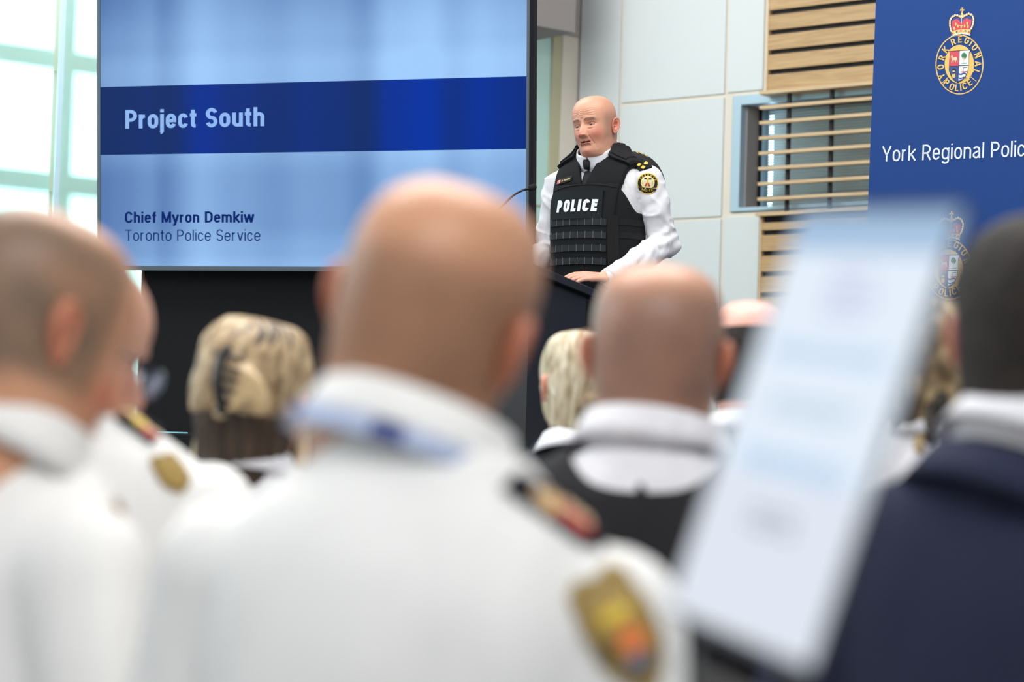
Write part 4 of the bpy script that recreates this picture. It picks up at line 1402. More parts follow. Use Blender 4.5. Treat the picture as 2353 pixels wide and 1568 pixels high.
# front plate carrier: rows of height, across
g = []; gi = []
rows = [1.045 + (1.435 - 1.045) * i / 40 for i in range(41)]
def half_w(z): return interp([(1.04, .150), (1.25, .150), (1.33, .152), (1.40, .156), (1.44, .160)], z)[0]
for z in rows:
    hw = half_w(z)
    belly = VO + .008 * gauss(z - 1.22, .12)
    g.append([Vector((x, spk_front(x, z, belly), z)) for x in [hw * (2 * j / 30 - 1) for j in range(31)]])
    gi.append([Vector((x, spk_front(x, z, .004), z)) for x in [hw * (2 * j / 30 - 1) for j in range(31)]])
solid(vest_root_bm, g, lambda i, j: gi[i][j])
# straps: inner edge follows the neckline U, outer edge the armhole
for sd in (-1, 1):
    NS = 46; g, gi = [], []
    xi = [.010, .040, .062, .074, .080, .084, .086, .086]; xo = [.162, .165, .168, .170, .171, .172, .172, .172]
    # note: outer edge hangs over the shoulder point
    for k in range(13):
        pass
    for i in range(NS + 1):
        t = i / NS
        ti = t * (len(xi) - 1); a = int(min(ti, len(xi) - 2)); q = ti - a
        x0 = xi[a] * (1 - q) + xi[a + 1] * q; x1 = xo[a] * (1 - q) + xo[a + 1] * q
        ra, rb = [], []
        for j in range(13):
            x = (x0 + (x1 - x0) * j / 12)
            for off, rr in ((VO * .8, ra), (.004, rb)):
                F, B = section(x, off)
                path = [p for p in F if p.z > 1.43] + [p for p in B[::-1] if p.z > 1.34]
                L = [0]
                for u, v in zip(path[:-1], path[1:]): L.append(L[-1] + (v - u).length)
                s_ = t * L[-1]; kk = 0
                while kk < len(L) - 2 and L[kk + 1] < s_: kk += 1
                qq = (s_ - L[kk]) / max(L[kk + 1] - L[kk], 1e-6)
                p = path[kk].lerp(path[kk + 1], min(max(qq, 0), 1)); rr.append(Vector((p.x * sd, p.y, p.z)))
        g.append(ra); gi.append(rb)
    solid(vest_root_bm, g, lambda i, j: gi[i][j])
# back panel
g = []; gi = []
for i in range(31):
    z = 1.045 + .36 * i / 30; hw = .15
    g.append([Vector((x, spk_front(x, z, VO * .9, True), z)) for x in [hw * (2 * j / 24 - 1) for j in range(25)]])
    gi.append([Vector((x, spk_front(x, z, .004, True), z)) for x in [hw * (2 * j / 24 - 1) for j in range(25)]])
solid(vest_root_bm, g, lambda i, j: gi[i][j])
# side wraps
for a0, a1 in ((38, 142), (-142, -38)):
    g = []; gi = []
    for i in range(21):
        def ztop(j):
            a = abs(a0 + (a1 - a0) * j / 30); a = min(a, 180 - a)
            return 1.318 + .105 * (1 - sstep(36, 78, a))
        g.append([spk_pt(math.radians(a0 + (a1 - a0) * j / 30), 1.055 + (ztop(j) - 1.055) * i / 20, .018) for j in range(31)])
        gi.append([spk_pt(math.radians(a0 + (a1 - a0) * j / 30), 1.055 + (ztop(j) - 1.055) * i / 20, .003) for j in range(31)])
    solid(vest_root_bm, g, lambda i, j: gi[i][j])
vest_root_bm.transform(MS)
vest = obj('vest', vest_root_bm, BLACK_VEST, spk, smooth=True)
md = vest.modifiers.new('b', 'BEVEL'); md.width = .003; md.segments = 2; md.limit_method = 'ANGLE'
BV2 = cloth('dark_webbing', (44, 48, 52), fold=0, weave=.4)
BV3 = cloth('black_plate_cloth', (22, 27, 30), fold=0.05, weave=.2, rough=.6)
def front_patch(name, x0, x1, z0, z1, o0, o1, m, n=20, k=8, par=None, zf=None, xf=None):
    """raised pad on the vest front from offset o0 to o1"""
    bm = bmesh.new(); g, gi = [], []
    for i in range(k + 1):
        z = z0 + (z1 - z0) * i / k
        ra, rb = [], []
        for j in range(n + 1):
            x = x0 + (x1 - x0) * j / n
            xx = x + (xf(i / k) if xf else 0); zz = z + (zf(j / n) if zf else 0)
            ra.append(Vector((xx, spk_front(xx, zz, o1), zz))); rb.append(Vector((xx, spk_front(xx, zz, o0), zz)))
        g.append(ra); gi.append(rb)
    solid(bm, g, lambda i, j: gi[i][j]); bm.transform(MS)
    return obj(name, bm, m, par or vest, smooth=False)
# webbing rows with bar-tack stitching
for r_ in range(4):
    z1 = 1.288 - r_ * .0540
    wb = front_patch('webbing', -.146, .130, z1 - .026, z1, VO + .006, VO + .0125, BV2, 40, 3, zf=lambda t: -.004 * (2 * t - 1) ** 2)
    bm = bmesh.new(); bm.from_mesh(wb.data); wb.data.materials.append(mat('grey_thread', (112, 116, 118), .7))
    for q in range(8):
        x = -.140 + q * .0355 + .004 * (r_ % 2)
        if x > .125: break
        f0 = Vector((x, spk_front(x, z1 - .012, VO + .0132), z1))
        box(bm, (x - .0007, f0.y - .0006, z1 - .027), (x + .0007, f0.y + .003, z1 + .001), MS, 1)
    bm.to_mesh(wb.data); bm.free()
# side release flap
front_patch('side_flap', .134, .164, 1.075, 1.300, VO - .002, VO + .016, mat('deep_black_velcro', (12, 12, 15), .95), 6, 20, xf=lambda t: .006 * (1 - t))
for z1 in (1.29, 1.236):
    bm = bmesh.new(); g, gi = [], []
    for i in range(4):
        z = z1 - .026 + .026 * i / 3
        g.append([spk_pt(math.radians(44 + 50 * j / 16), z, .020) for j in range(17)]); gi.append([spk_pt(math.radians(44 + 50 * j / 16), z, .014) for j in range(17)])
    solid(bm, g, lambda i, j: gi[i][j]); bm.transform(MS); obj('webbing', bm, cloth('side_webbing', (32, 33, 36), fold=0, weave=.4), vest)
# yoke seam and shoulder pads
front_patch('chest_seam', -.150, .150, 1.4275, 1.4305, VO, VO + .0035, mat('seam_black', (8, 8, 10), .8), 30, 1, zf=lambda t: .004 - .018 * abs(2 * t - 1.1) ** 2)
def shoulder_pad(name, sd, x0, x1, t0, t1, off0, off1, m, par=None, n=14, skew=0.0):
    bm = bmesh.new(); g, gi = [], []
    for i in range(25):
        t = t0 + (t1 - t0) * i / 24; ra, rb = [], []
        for j in range(n + 1):
            x = x0 + (x1 - x0) * j / n
            for off, rr in ((off1, ra), (off0, rb)):
                F, B = section(x, off); path = [p for p in F if p.z > 1.43] + [p for p in B[::-1] if p.z > 1.34]
                L = [0]
                for u, v in zip(path[:-1], path[1:]): L.append(L[-1] + (v - u).length)
                s_ = min(max(t + skew * (j / n - .5), 0), 1) * L[-1]; kk = 0
                while kk < len(L) - 2 and L[kk + 1] < s_: kk += 1
                qq = (s_ - L[kk]) / max(L[kk + 1] - L[kk], 1e-6)
                p = path[kk].lerp(path[kk + 1], min(max(qq, 0), 1)); rr.append(Vector((p.x * sd, p.y, p.z)))
        g.append(ra); gi.append(rb)
    solid(bm, g, lambda i, j: gi[i][j]); bm.transform(MS)
    o = obj(name, bm, m, par or vest)
    md = o.modifiers.new('b', 'BEVEL'); md.width = .002; md.segments = 2; md.limit_method = 'ANGLE'
    return o
PADM = cloth('black_shoulder_pad', (36, 36, 39), fold=.03, weave=.5)
for sd in (-1, 1):
    p_ = shoulder_pad('shoulder_strap', sd, .086, .174, .22, .80, VO * .8, VO * .8 + .012, PADM)
    shoulder_pad('strap_flap', sd, .098, .160, .245, .42, VO * .8 + .012, VO * .8 + .0165, PADM, p_)
# POLICE plate: stiff, hangs slightly proud
PM = MS @ T((-.010, spk_front(0, 1.345, VO) - .014, 1.345)) @ Rz(0) @ Rx(-3)
bm = bmesh.new()
g, gi = [], []
for i in range(9):
    z = -.058 + .118 * i / 8
    def cy(x): return .018 * (x / .12) ** 2 * 1.2
    g.append([Vector((x, cy(x) - .006, z)) for x in [.118 * (2 * j / 16 - 1) for j in range(17)]])
    gi.append([Vector((x, cy(x) + .016, z)) for x in [.118 * (2 * j / 16 - 1) for j in range(17)]])
solid(bm, g, lambda i, j: gi[i][j]); bm.transform(PM)
plate = obj('identification_panel', bm, BV3, vest)
bm = bmesh.new()
wdt = text_width('POLICE', .27, .16)
def pol(x, y):
    X = (x / wdt - .5) * .192 + .004; Z = -.028 + y * .050
    X += .006 * (y - .5)
    return PM @ Vector((X, .018 * (X / .12) ** 2 * 1.2 - .0075, Z))
letters(bm, 'POLICE', .27, pol, .16)
obj('police_lettering', bm, mat('reflective_white', (236, 242, 246), .35), plate, recalc=False)
# name tape with small flag
bm = bmesh.new()
def npt(x, z, o): return Vector((x, spk_front(x, z, VO) - o, z))
def nquad(x0, z0, x1, z1, o, mi, sl=.20):
    def zz(x, z): return z + (x + .10) * sl
    g = [[bm.verts.new(npt(x0 + (x1 - x0) * i / 6, zz(x0 + (x1 - x0) * i / 6, z), o)) for z in (z0, z1)] for i in range(7)]
    for i in range(6): bm.faces.new((g[i][0], g[i + 1][0], g[i + 1][1], g[i][1])).material_index = mi
nquad(-.138, 1.444, -.058, 1.466, .003, 0)
nquad(-.135, 1.448, -.129, 1.462, .0045, 1); nquad(-.129, 1.448, -.119, 1.462, .0045, 2); nquad(-.119, 1.448, -.113, 1.462, .0045, 1); nquad(-.1265, 1.4515, -.1215, 1.458, .0055, 1)
nw = text_width('M. Demkiw', .16)
letters(bm, 'M. Demkiw', .16, lambda x, y: npt(-.108 + x / nw * .044, 1.4505 + y * .0085 + (-.108 + x / nw * .044 + .10) * .20, .005), mi=3)
bm.transform(MS); obj('name_tape', bm, [BLACK, RED, WHITE, mat('pale_gold_thread', (214, 200, 130), .5)], vest, recalc=False)
# collar pins
for sd in (-1, 1):
    bm = bmesh.new()
    p = MC @ Vector((sd * .050, -.0900, .000))
    ellipsoid(bm, p, (.006, .003, .008), nu=12, nv=8); ellipsoid(bm, p + Vector((0, -.002, .008)), (.004, .003, .004), nu=10, nv=6)
    obj('collar_pin', bm, mat('pin_silver_blue', (150, 170, 200), .25, metal=.8), shirt, smooth=True)
# sleeve badge: round, gold rim, TORONTO over POLICE
c, n = pick(shirt_t, 1488, 422)
dec = Decal(shirt_t, c, (n + (CAM_P - c).normalized() * .6).normalized(), MS.to_3x3() @ Vector((0.05, .0, 1)))
bm = bmesh.new(); R_ = .0440
BM_ = [GOLD, BLACK, mat('badge_cream', (246, 240, 190), .6), RED, WHITE]
dec.disc(bm, 0, 0, R_, R_, .0022, 0); dec.disc(bm, 0, 0, R_ * .92, R_ * .92, .0028, 1); dec.disc(bm, 0, .004, R_ * .66, R_ * .63, .0034, 0); dec.disc(bm, 0, .004, R_ * .63, R_ * .60, .0040, 2)
dec.poly(bm, [(-.038, -.0225), (.038, -.0225), (.030, -.0165), (-.030, -.0165)], .0044, 1); dec.poly(bm, [(-.034, -.030), (.034, -.030), (.038, -.0190), (-.038, -.0190)], .0044, 1)
dec.poly(bm, [(-.040, -.0175), (.040, -.0175), (.040, -.0160), (-.040, -.0160)], .0050, 0)
dec.poly(bm, [(-.015, .017), (.015, .017), (.015, .023), (-.015, .023)], .0046, 1); dec.poly(bm, [(-.004, .015), (.004, .015), (.004, .026), (-.004, .026)], .005, 0)
dec.poly(bm, [(0, .013), (-.012, -.010), (-.006, -.012), (0, .002)], .0052, 3); dec.poly(bm, [(0, .013), (.012, -.010), (.006, -.012), (0, .002)], .0052, 3)
dec.disc(bm, 0, .005, .004, .004, .0058, 0, 10, 2); dec.disc(bm, 0, -.007, .0025, .004, .0056, 0, 10, 2)
for sd in (-1, 1): dec.poly(bm, [(sd * .019, -.004), (sd * .022, -.004), (sd * .022, .012), (sd * .019, .012)], .005, 0)
for i, ch in enumerate('TORONTO'):
    a = math.radians(150 - i * 20); rr = R_ * .70
    cx_, cy_ = rr * math.cos(a), rr * math.sin(a); rt = a - PI / 2
    letters(bm, ch, .18, lambda x, y, cx_=cx_, cy_=cy_, rt=rt: dec(cx_ + (x * math.cos(rt) - y * math.sin(rt)) * .0085, cy_ + (x * math.sin(rt) + y * math.cos(rt)) * .0085, .0050), 0, 0, align='CENTER')
pw = text_width('POLICE', .18)
for i, ch in enumerate('POLICE'):
    x_ = (i - 2.5) * .0080; y_ = -.0300 - .0035 * (1 - abs(i - 2.5) / 2.5)
    letters(bm, ch, .2, lambda x, y, x_=x_, y_=y_: dec(x_ + x * .0085, y_ + y * .0095, .0052), 0, 0, align='CENTER')
obj('sleeve_badge', bm, BM_, shirt, recalc=False)
# epaulette slide beyond the strap, three gold leaves
def epau_strip(name, tree, quad_px, m, par, off=.006, sub=10, depth=2.8):
    bm = bmesh.new(); g, gi = [], []
    P = []
    for q in quad_px:
        h, nn = pick(tree, *q); P.append((h, nn))
    for i in range(sub + 1):
        ra, rb = [], []
        for j in range(sub + 1):
            a, b = i / sub, j / sub
            x = (quad_px[0][0] * (1 - a) + quad_px[1][0] * a) * (1 - b) + (quad_px[3][0] * (1 - a) + quad_px[2][0] * a) * b
            y = (quad_px[0][1] * (1 - a) + quad_px[1][1] * a) * (1 - b) + (quad_px[3][1] * (1 - a) + quad_px[2][1] * a) * b
            h, nn = pick(tree, x, y)
            if h is None:
                ps = [q[0] for q in P if q[0] is not None]
                q_ = at(x, y, sum(q.y for q in ps) / len(ps) if ps else depth); hh = tree.find_nearest(q_); h, nn = hh[0], hh[1]
            ra.append(h + nn * off); rb.append(h + nn * .0005)
        g.append(ra); gi.append(rb)
    solid(bm, g, lambda i, j: gi[i][j])
    return obj(name, bm, m, par)
ep = epau_strip('epaulette', shirt_t, [(1458, 382), (1490, 366), (1498, 386), (1470, 394)], EPAU, shirt)
for gi_, gj_ in ((3, 3), (7, 5), (4, 8)):
    bm = bmesh.new()
    v0 = ep.data.vertices[gi_ * 11 + gj_]; c_ = v0.co.copy(); nn_ = v0.normal.copy()
    if nn_.dot(CAM_P - c_) < 0: nn_ = -nn_
    nn_ = (nn_ * .6 + (CAM_P - c_).normalized()).normalized()
    ux = nn_.cross(Vector((0, 0, 1))).normalized() * -1; uy = nn_.cross(ux).normalized()
    if uy.z < 0: uy = -uy
    bm.faces.new([bm.verts.new(c_ + nn_ * .006 + ux * a + uy * b) for a, b in leaf_pts(0, 0, .0100, .2)])
    obj('rank_leaf', bm, GOLD, ep, recalc=False)
# rear wing of the vest standing over the shoulder, with its own gold leaves
bm = bmesh.new(); g, gi = [], []
outl = [(1441, 352), (1455, 345), (1480, 351), (1505, 368), (1520, 388), (1529, 414)]; inl = [(1436, 368), (1450, 362), (1472, 364), (1496, 379), (1512, 397), (1525, 420)]
for (ox, oy), (ix, iy) in zip(outl, inl):
    g.append([at(ox + (ix - ox) * t, oy + (iy - oy) * t, 9.10 - .16 * t) for t in (0, .15, .35, .65, 1)])
    gi.append([at(ox + (ix - ox) * t, oy + 4 + (iy - oy) * t, 9.11 - .15 * t) for t in (0, .15, .35, .65, 1)])
solid(bm, g, lambda i, j: gi[i][j])
o = obj('shoulder_wing', bm, PADM, vest, smooth=True)
md = o.modifiers.new('s', 'SUBSURF'); md.levels = 2; md.render_levels = 2
for px_, py_ in ((1464, 351.5), (1474, 354), (1484, 359)):
    bm = bmesh.new(); c_ = at(px_, py_, 9.03); nx_ = CAM_R @ Vector((1, -.5, 0)).normalized(); nyy = CAM_R @ Vector((.2, .35, -.6))
    bm.faces.new([bm.verts.new(c_ + nx_ * a * .8 + nyy * b * .5 + Vector((0, -.006, .002))) for a, b in leaf_pts(0, 0, .012)])
    obj('rank_leaf', bm, GOLD, o, recalc=False)
# breast pocket and ribbon
c, n = pick(shirt_t, 1419, 462)
if c:
    dp = Decal(shirt_t, c, n, MS.to_3x3() @ Vector((0, 0, 1)))
    bm = bmesh.new(); dp.poly(bm, [(-.022, -.022), (.016, -.022), (.016, .022), (-.022, .022)], .003, 0, 6); obj('pocket', bm, CRISP_SHIRT, shirt, recalc=False)
c, n = pick(shirt_t, 1418, 433)
if c:
    dp = Decal(shirt_t, c, n, MS.to_3x3() @ Vector((0, 0, 1)))
    bm = bmesh.new(); dp.poly(bm, [(-.012, -.006), (-.002, -.006), (-.002, .006), (-.012, .006)], .005, 0, 3); dp.poly(bm, [(-.002, -.006), (.008, -.006), (.008, .006), (-.002, .006)], .005, 1, 3)
    obj('ribbon_bar', bm, [mat('ribbon_yellow', (226, 214, 40), .6), BLUE_TH], shirt, recalc=False)

# ------------------------------------------------------------------ lectern and microphone
P2 = at(1374, 667, 8.6); 
fd = (MS.to_3x3() @ Vector((0, -1, 0))).normalized(); rd = (MS.to_3x3() @ Vector((-1, 0, 0))).normalized()
h2 = P2.z; P1 = Vector((P2.x, P2.y, 0)) + fd * .50
h1 = at(1236, 605, 8.2).z
ML = Matrix(((rd.x, fd.x, 0, P2.x), (rd.y, fd.y, 0, P2.y), (0, 0, 1, 0), (0, 0, 0, 1)))   # x across, y to the audience
root = empty('lectern', ML @ Vector((.30, .25, ST)))
tag(root, 'black lectern with sloping top in front of the speaking officer', 'lectern')
LM = mat('black_laminate', (20, 21, 25), .35, spec=.5)
W = .62
bm = bmesh.new()
vs = [ML @ Vector(p) for p in [(0, 0, h2 - .035), (W, 0, h2 - .035), (W, .5, h1 - .035), (0, .5, h1 - .035), (0, 0, h2), (W, 0, h2), (W, .5, h1), (0, .5, h1)]]
v = [bm.verts.new(p) for p in vs]
for f in ((0, 1, 2, 3), (4, 7, 6, 5), (0, 4, 5, 1), (1, 5, 6, 2), (2, 6, 7, 3), (3, 7, 4, 0)): bm.faces.new([v[i] for i in f])
o = obj('top', bm, LM, root); md = o.modifiers.new('b', 'BEVEL'); md.width = .004; md.segments = 2
bm = bmesh.new()
vs = [(.03, .04), (W - .03, .04), (W - .03, .46), (.03, .46)]
lo = [bm.verts.new(ML @ Vector((x, y, ST + .05))) for x, y in vs]
hi = [bm.verts.new(ML @ Vector((x, y, h2 - .035 + (h1 - h2) * y / .5))) for x, y in vs]
bm.faces.new(lo); bm.faces.new(hi[::-1])
for i in range(4): bm.faces.new((lo[i], hi[i], hi[(i + 1) % 4], lo[(i + 1) % 4]))
obj('body', bm, LM, root)
bm = bmesh.new(); box(bm, (-.01, 0, ST + .001), (W + .01, .5, ST + .05), ML); obj('base', bm, LM, root)
mh_ = at(1224, 431, 8.55)
mb = ML @ Vector((.36, .40, 0)); mb.z = h2 + (h1 - h2) * .8 + .012
root = empty('gooseneck_microphone', mb); tag(root, 'black gooseneck microphone curving up beside the speaking officer', 'microphone')
bm = bmesh.new()
pa = at(1160, 468, 8.50); pb = at(1180, 449, 8.50); pc = at(1203, 437, 8.52)
pts = [mb + Vector((0, 0, .02)), mb.lerp(pa, .35) + Vector((-.03, 0, .02)), mb.lerp(pa, .75) + Vector((-.03, 0, .0)), pa, pb, pc, mh_]
def smooth_path(P, n=8):
    out = []
    for i in range(len(P) - 1):
        a = P[max(i - 1, 0)]; b = P[i]; c = P[i + 1]; d = P[min(i + 2, len(P) - 1)]
        for k in range(n):
            t = k / n
            out.append(.5 * ((2 * b) + (-a + c) * t + (2 * a - 5 * b + 4 * c - d) * t * t + (-a + 3 * b - 3 * c + d) * t ** 3))
    return out + [P[-1]]
tube(bm, smooth_path(pts), .0042, 12); obj('gooseneck', bm, mat('satin_black_metal', (36, 36, 38), .3, metal=.6), root, smooth=True)
bm = bmesh.new(); dm = (mh_ - pc).normalized()
capsule(bm, mh_ - dm * .012, .0125, mh_ + dm * .004, .0135, 20, 6); obj('foam_head', bm, mat('black_foam', (18, 18, 20), .95, bump=.4, bump_scale=900), root, smooth=True)
bm = bmesh.new(); tube(bm, [pc + dm * .01, mh_ - dm * .012], [.0052, .0068], 14); obj('capsule_ring', bm, mat('satin_black_metal', (36, 36, 38)), root, smooth=True)
bm = bmesh.new(); tube(bm, [mb + Vector((0, 0, -.006)), mb + Vector((0, 0, .012))], [.026, .018], 20); obj('base', bm, mat('satin_black_metal', (36, 36, 38)), root, smooth=True)

# ------------------------------------------------------------------ seated audience
def hair_mat(name, cols, scale=(30, 30, 3), rough=.5):
    if name in MATS: return MATS[name]
    m = mat(name, cols[0], rough, spec=.4)
    nt = m.node_tree; bs = nt.nodes['Principled BSDF']
    uvn = nt.nodes.new('ShaderNodeUVMap')
    mp = nt.nodes.new('ShaderNodeMapping'); mp.inputs['Scale'].default_value = scale
    n = nt.nodes.new('ShaderNodeTexNoise'); n.inputs['Scale'].default_value = 1.0; n.inputs['Detail'].default_value = 4
    r = nt.nodes.new('ShaderNodeValToRGB'); cr = r.color_ramp
    while len(cr.elements) < len(cols): cr.elements.new(.5)
    for i, (e, c) in enumerate(zip(cr.elements, cols)):
        e.position = .3 + .4 * i / (len(cols) - 1); e.color = srgb(*c)
    nt.links.new(uvn.outputs[0], mp.inputs['Vector']); nt.links.new(mp.outputs[0], n.inputs['Vector'])
    nt.links.new(n.outputs['Fac'], r.inputs['Fac']); nt.links.new(r.outputs['Color'], bs.inputs['Base Color'])
    bp = nt.nodes.new('ShaderNodeBump'); bp.inputs['Strength'].default_value = .5; bp.inputs['Distance'].default_value = .004
    nt.links.new(n.outputs['Fac'], bp.inputs['Height']); nt.links.new(bp.outputs['Normal'], bs.inputs['Normal'])
    MATS[name] = m
    return m

def hair_shell(name, MH, m, parent, zline, off, fat=1.0, amp=.002, freq=40, n=140, rows=60, lumps=.0, tw=0.0):
    """cap of hair over the skull from the hairline zline(phi) up to the crown"""
    bm = bmesh.new(); uvl = bm.loops.layers.uv.new('UVMap')
    g = []
    for j in range(rows + 1):
        t = j / rows
        ring = []
        for k in range(n):
            phi = 2 * PI * k / n
            z0 = zline(phi); z = z0 + (.2349 - z0) * (1 - (1 - t) ** 1.3)
            o = off(phi, z) if callable(off) else off
            o *= sstep(0, .05, t) * .7 + .3
            p = head_point(phi, z, o, fat=fat, face=False)
            p.z += o * .9 * sstep(.14, .235, z)
            d = amp * math.sin(k / n * 2 * PI * freq + 3 * noise.noise(p * 14) * 3 + z * tw) + lumps * noise.noise(p * 16)
            c = Vector((0, 0, .11)); p += (p - c).normalized() * d
            ring.append(bm.verts.new(p))
        g.append(ring)
    base = [bm.verts.new(head_point(2 * PI * k / n, zline(2 * PI * k / n) + .004, -.004, fat=fat, face=False)) for k in range(n)]
    g.insert(0, base)
    for j in range(len(g) - 1):
        for k in range(n):
            k2 = (k + 1) % n
            f = bm.faces.new((g[j][k], g[j][k2], g[j + 1][k2], g[j + 1][k]))
            for l, (a, b) in zip(f.loops, ((k, j), (k + 1, j), (k + 1, j + 1), (k, j + 1))): l[uvl].uv = (a / n, b / rows)
    bm.faces.new(g[-1])
    bm.transform(MH)
    return obj(name, bm, m, parent, smooth=True)

def attendee(label, hc, hd, head_rot, bpx, bd, byaw, sy, broll=0, colour=None, fat=1.0, shoulder_w=1.0, skin=SKIN_FAIR,
             top='shirt', face=True, lean=0.0, collar=dict(), res=(150, 110), head_in=None, voxel=.009):
    """hc: pixel of the head centre, hd its distance; head_rot = (turn to the right, nod down, tilt right)"""
    b = at(bpx, sy, bd); S = b.z
    MB = T((b.x, b.y, S)) @ Ry(broll) @ Rz(180 - byaw)
    MB0 = T((b.x, b.y, 0)) @ Rz(180 - byaw)
    MBi = MB.inverted()
    turn, nod, tilt = head_rot
    c = at(hc[0], hc[1], hd)
    MH = T(c) @ Ry(tilt) @ Rz(180 - turn) @ Rx(nod) @ T((0, -.004, -.130))
    mh, ch = head_mesh(MH, colour, res=res, fat=fat, face=face, zmin=-.055)
    # neck joint for the trunk
    neck = MBi @ (MH @ Vector((0, .010, -.03)))
    tor = scaled(SEAT_TORSO, 1.0)
    tor = [(z, a * (shoulder_w if z < .06 else 1), f, k) for z, a, f, k in tor]
    sh = [Vector((.188 * shoulder_w * s, .005, -.042)) for s in (-1, 1)]
    el = [Vector((.235 * shoulder_w * s, -.03, -.31)) for s in (-1, 1)]
    wr = [Vector((.12 * s, -.26, -.37)) for s in (-1, 1)]
    # continuous body
    bm = bmesh.new()
    loft(bm, [(z, a - .012, f - .012, k - .012) for z, a, f, k in tor], -.50, .085, 36, 26, 2.5)
    capsule(bm, (0, .01, .0), .058, neck, .058 * fat)
    for i, s in enumerate((-1, 1)):
        sleeve_prims(bm, sh[i], el[i], wr[i], -.014)
        capsule(bm, (.09 * s, .0, -.50), .082, (.11 * s, -.40, -.50), .062)
        capsule(bm, (.11 * s, -.40, -.50), .058, (.11 * s, -.29, -(S - .10)), .04)
    mb = blob_mesh(bm, .013, 4); mb.transform(MB)
    hands = []
    for i, s in enumerate((-1, 1)):
        bm = bmesh.new(); d = Vector((-s * .55, -.8, -.12)).normalized()
        capsule(bm, wr[i] - d * .05, .029, wr[i] + d * .03, .026, 14, 4); hand_prims(bm, wr[i] + d * .02, d, Vector((-s, .4, .5)), 1.0, .6)
        m_ = blob_mesh(bm, .004, 2); m_.transform(MB); hands.append((m_, [skin] * len(m_.vertices)))
    p = join_skin('person', [(mh, ch), (mb, [skin] * len(mb.vertices))] + hands)
    set_origin(p, (b.x, b.y, 0))
    tag(p, label, 'person')
    # trousers and shoes
    bm = bmesh.new()
    ellipsoid(bm, (0, .0, -.47), (.165, .125, .09))
    for s in (-1, 1):
        capsule(bm, (.09 * s, .0, -.50), .092, (.11 * s, -.40, -.50), .072); capsule(bm, (.11 * s, -.40, -.50), .070, (.11 * s, -.29, -(S - .13)), .055)
    me = blob_mesh(bm, .014, 5, 'trousers'); me.transform(MB); link_mesh('trousers', me, TROUSER, p)
    for s in (-1, 1):
        bm = bmesh.new(); capsule(bm, (.11 * s, -.29, .045), .041, (.115 * s, -.43, .038), .036)
        me = blob_mesh(bm, .010, 3, 'shoe'); me.transform(MB0); link_mesh('shoe', me, SHOE, p)
    # shirt
    bm = bmesh.new()
    loft(bm, tor, -.49, .084, 44, 30, 2.5)
    ax0 = Vector((0, .01, 0)); nk = MBi @ (MH @ Vector((0, .012, .035))); tt = (collar.get('nt', .088) - ax0.z) / (nk.z - ax0.z); capsule(bm, ax0, .074, ax0 + (nk - ax0) * tt, collar.get('nr', .067))
    for i, s in enumerate((-1, 1)):
        capsule(bm, sh[i], .062, sh[i].lerp(el[i], .5), .061); capsule(bm, sh[i].lerp(el[i], .5), .060, el[i], .056)
        capsule(bm, el[i], .055, el[i].lerp(wr[i], .6), .050); capsule(bm, el[i].lerp(wr[i], .5), .050, wr[i], .040)
    me = blob_mesh(bm, voxel, 8, 'shirt')
    seed = bpx * .013
    def wf(co):
        n = noise.noise(Vector((co.x * 7 + seed, co.y * 7, co.z * 4 + co.x * 3)))
        n2 = noise.noise(Vector((co.x * 14, co.y * 14 + seed, co.z * 11)))
        return (.006 * n + .003 * n2) * sstep(.08, -.05, co.z)
    wrinkle(me, wf)
    me.transform(MB)
    sm = {'shirt': WHITE_SHIRT, 'crisp': CRISP_SHIRT, 'navy': NAVY_SUIT, 'black': BLACK_SUIT}[top]
    shirt = link_mesh('shirt' if top in ('shirt', 'crisp') else 'jacket', me, sm, p)
    # collar around the neck
    ck = dict(h=.038, flare=.012, rx=.076, ry=.078, drop=.045, up=.062, tiltx=16, tilty=0, mat=WHITE_SHIRT, fw=.0, gap=20); ck.update(collar)
    bm = bmesh.new()
    nk = MBi @ (MH @ Vector((0, .012, .035))); a1 = Vector((0, .010, -.02))
    tt = (ck['up'] - a1.z) / (nk.z - a1.z)
    base = a1 + (nk - a1) * tt + Vector((ck.get('sx', 0), ck['fw'], 0))
    MCOL = MB @ T(base) @ Ry(ck['tilty']) @ Rx(ck['tiltx'])
    collar_mesh(bm, (0, 0, 0), ck['rx'], ck['ry'], ck['h'], ck['flare'], MCOL, gap=ck['gap'], drop=lambda fr: ck['drop'] + .02 * fr ** 3)
    col = obj('collar', bm, ck['mat'], shirt, smooth=True)
    return dict(p=p, shirt=shirt, MB=MB, MH=MH, MC=MCOL, S=S, tor=tor, tree=None, neck=neck)

def shell(name, src, off, keep, m, parent, MB):
    """a garment worn over the shirt: the shirt's surface moved out where keep() says"""
    me = src.data
    bm = bmesh.new(); bm.from_mesh(me); bm.transform(src.matrix_world)
    bm.normal_update()
    MBi = MB.inverted()
    dead = [f for f in bm.faces if not keep(MBi @ f.calc_center_median())]
    bmesh.ops.delete(bm, geom=dead, context='FACES')
    bm.normal_update()
    for v in bm.verts: v.co += v.normal * off
    for _ in range(25):
        bd = [v for v in bm.verts if v.is_boundary]
        new = []
        for v in bd:
            nb_ = [e.other_vert(v).co for e in v.link_edges if e.is_boundary]
            new.append((v, v.co * .5 + sum(nb_, Vector()) / len(nb_) * .5 if len(nb_) == 2 else v.co.copy()))
        for v, c in new: v.co = c
    for l in bm.faces: l.material_index = 0
    o = obj(name, bm, m, parent, smooth=True, recalc=False)
    md = o.modifiers.new('s', 'SOLIDIFY'); md.thickness = off * .8; md.offset = -1
    return o

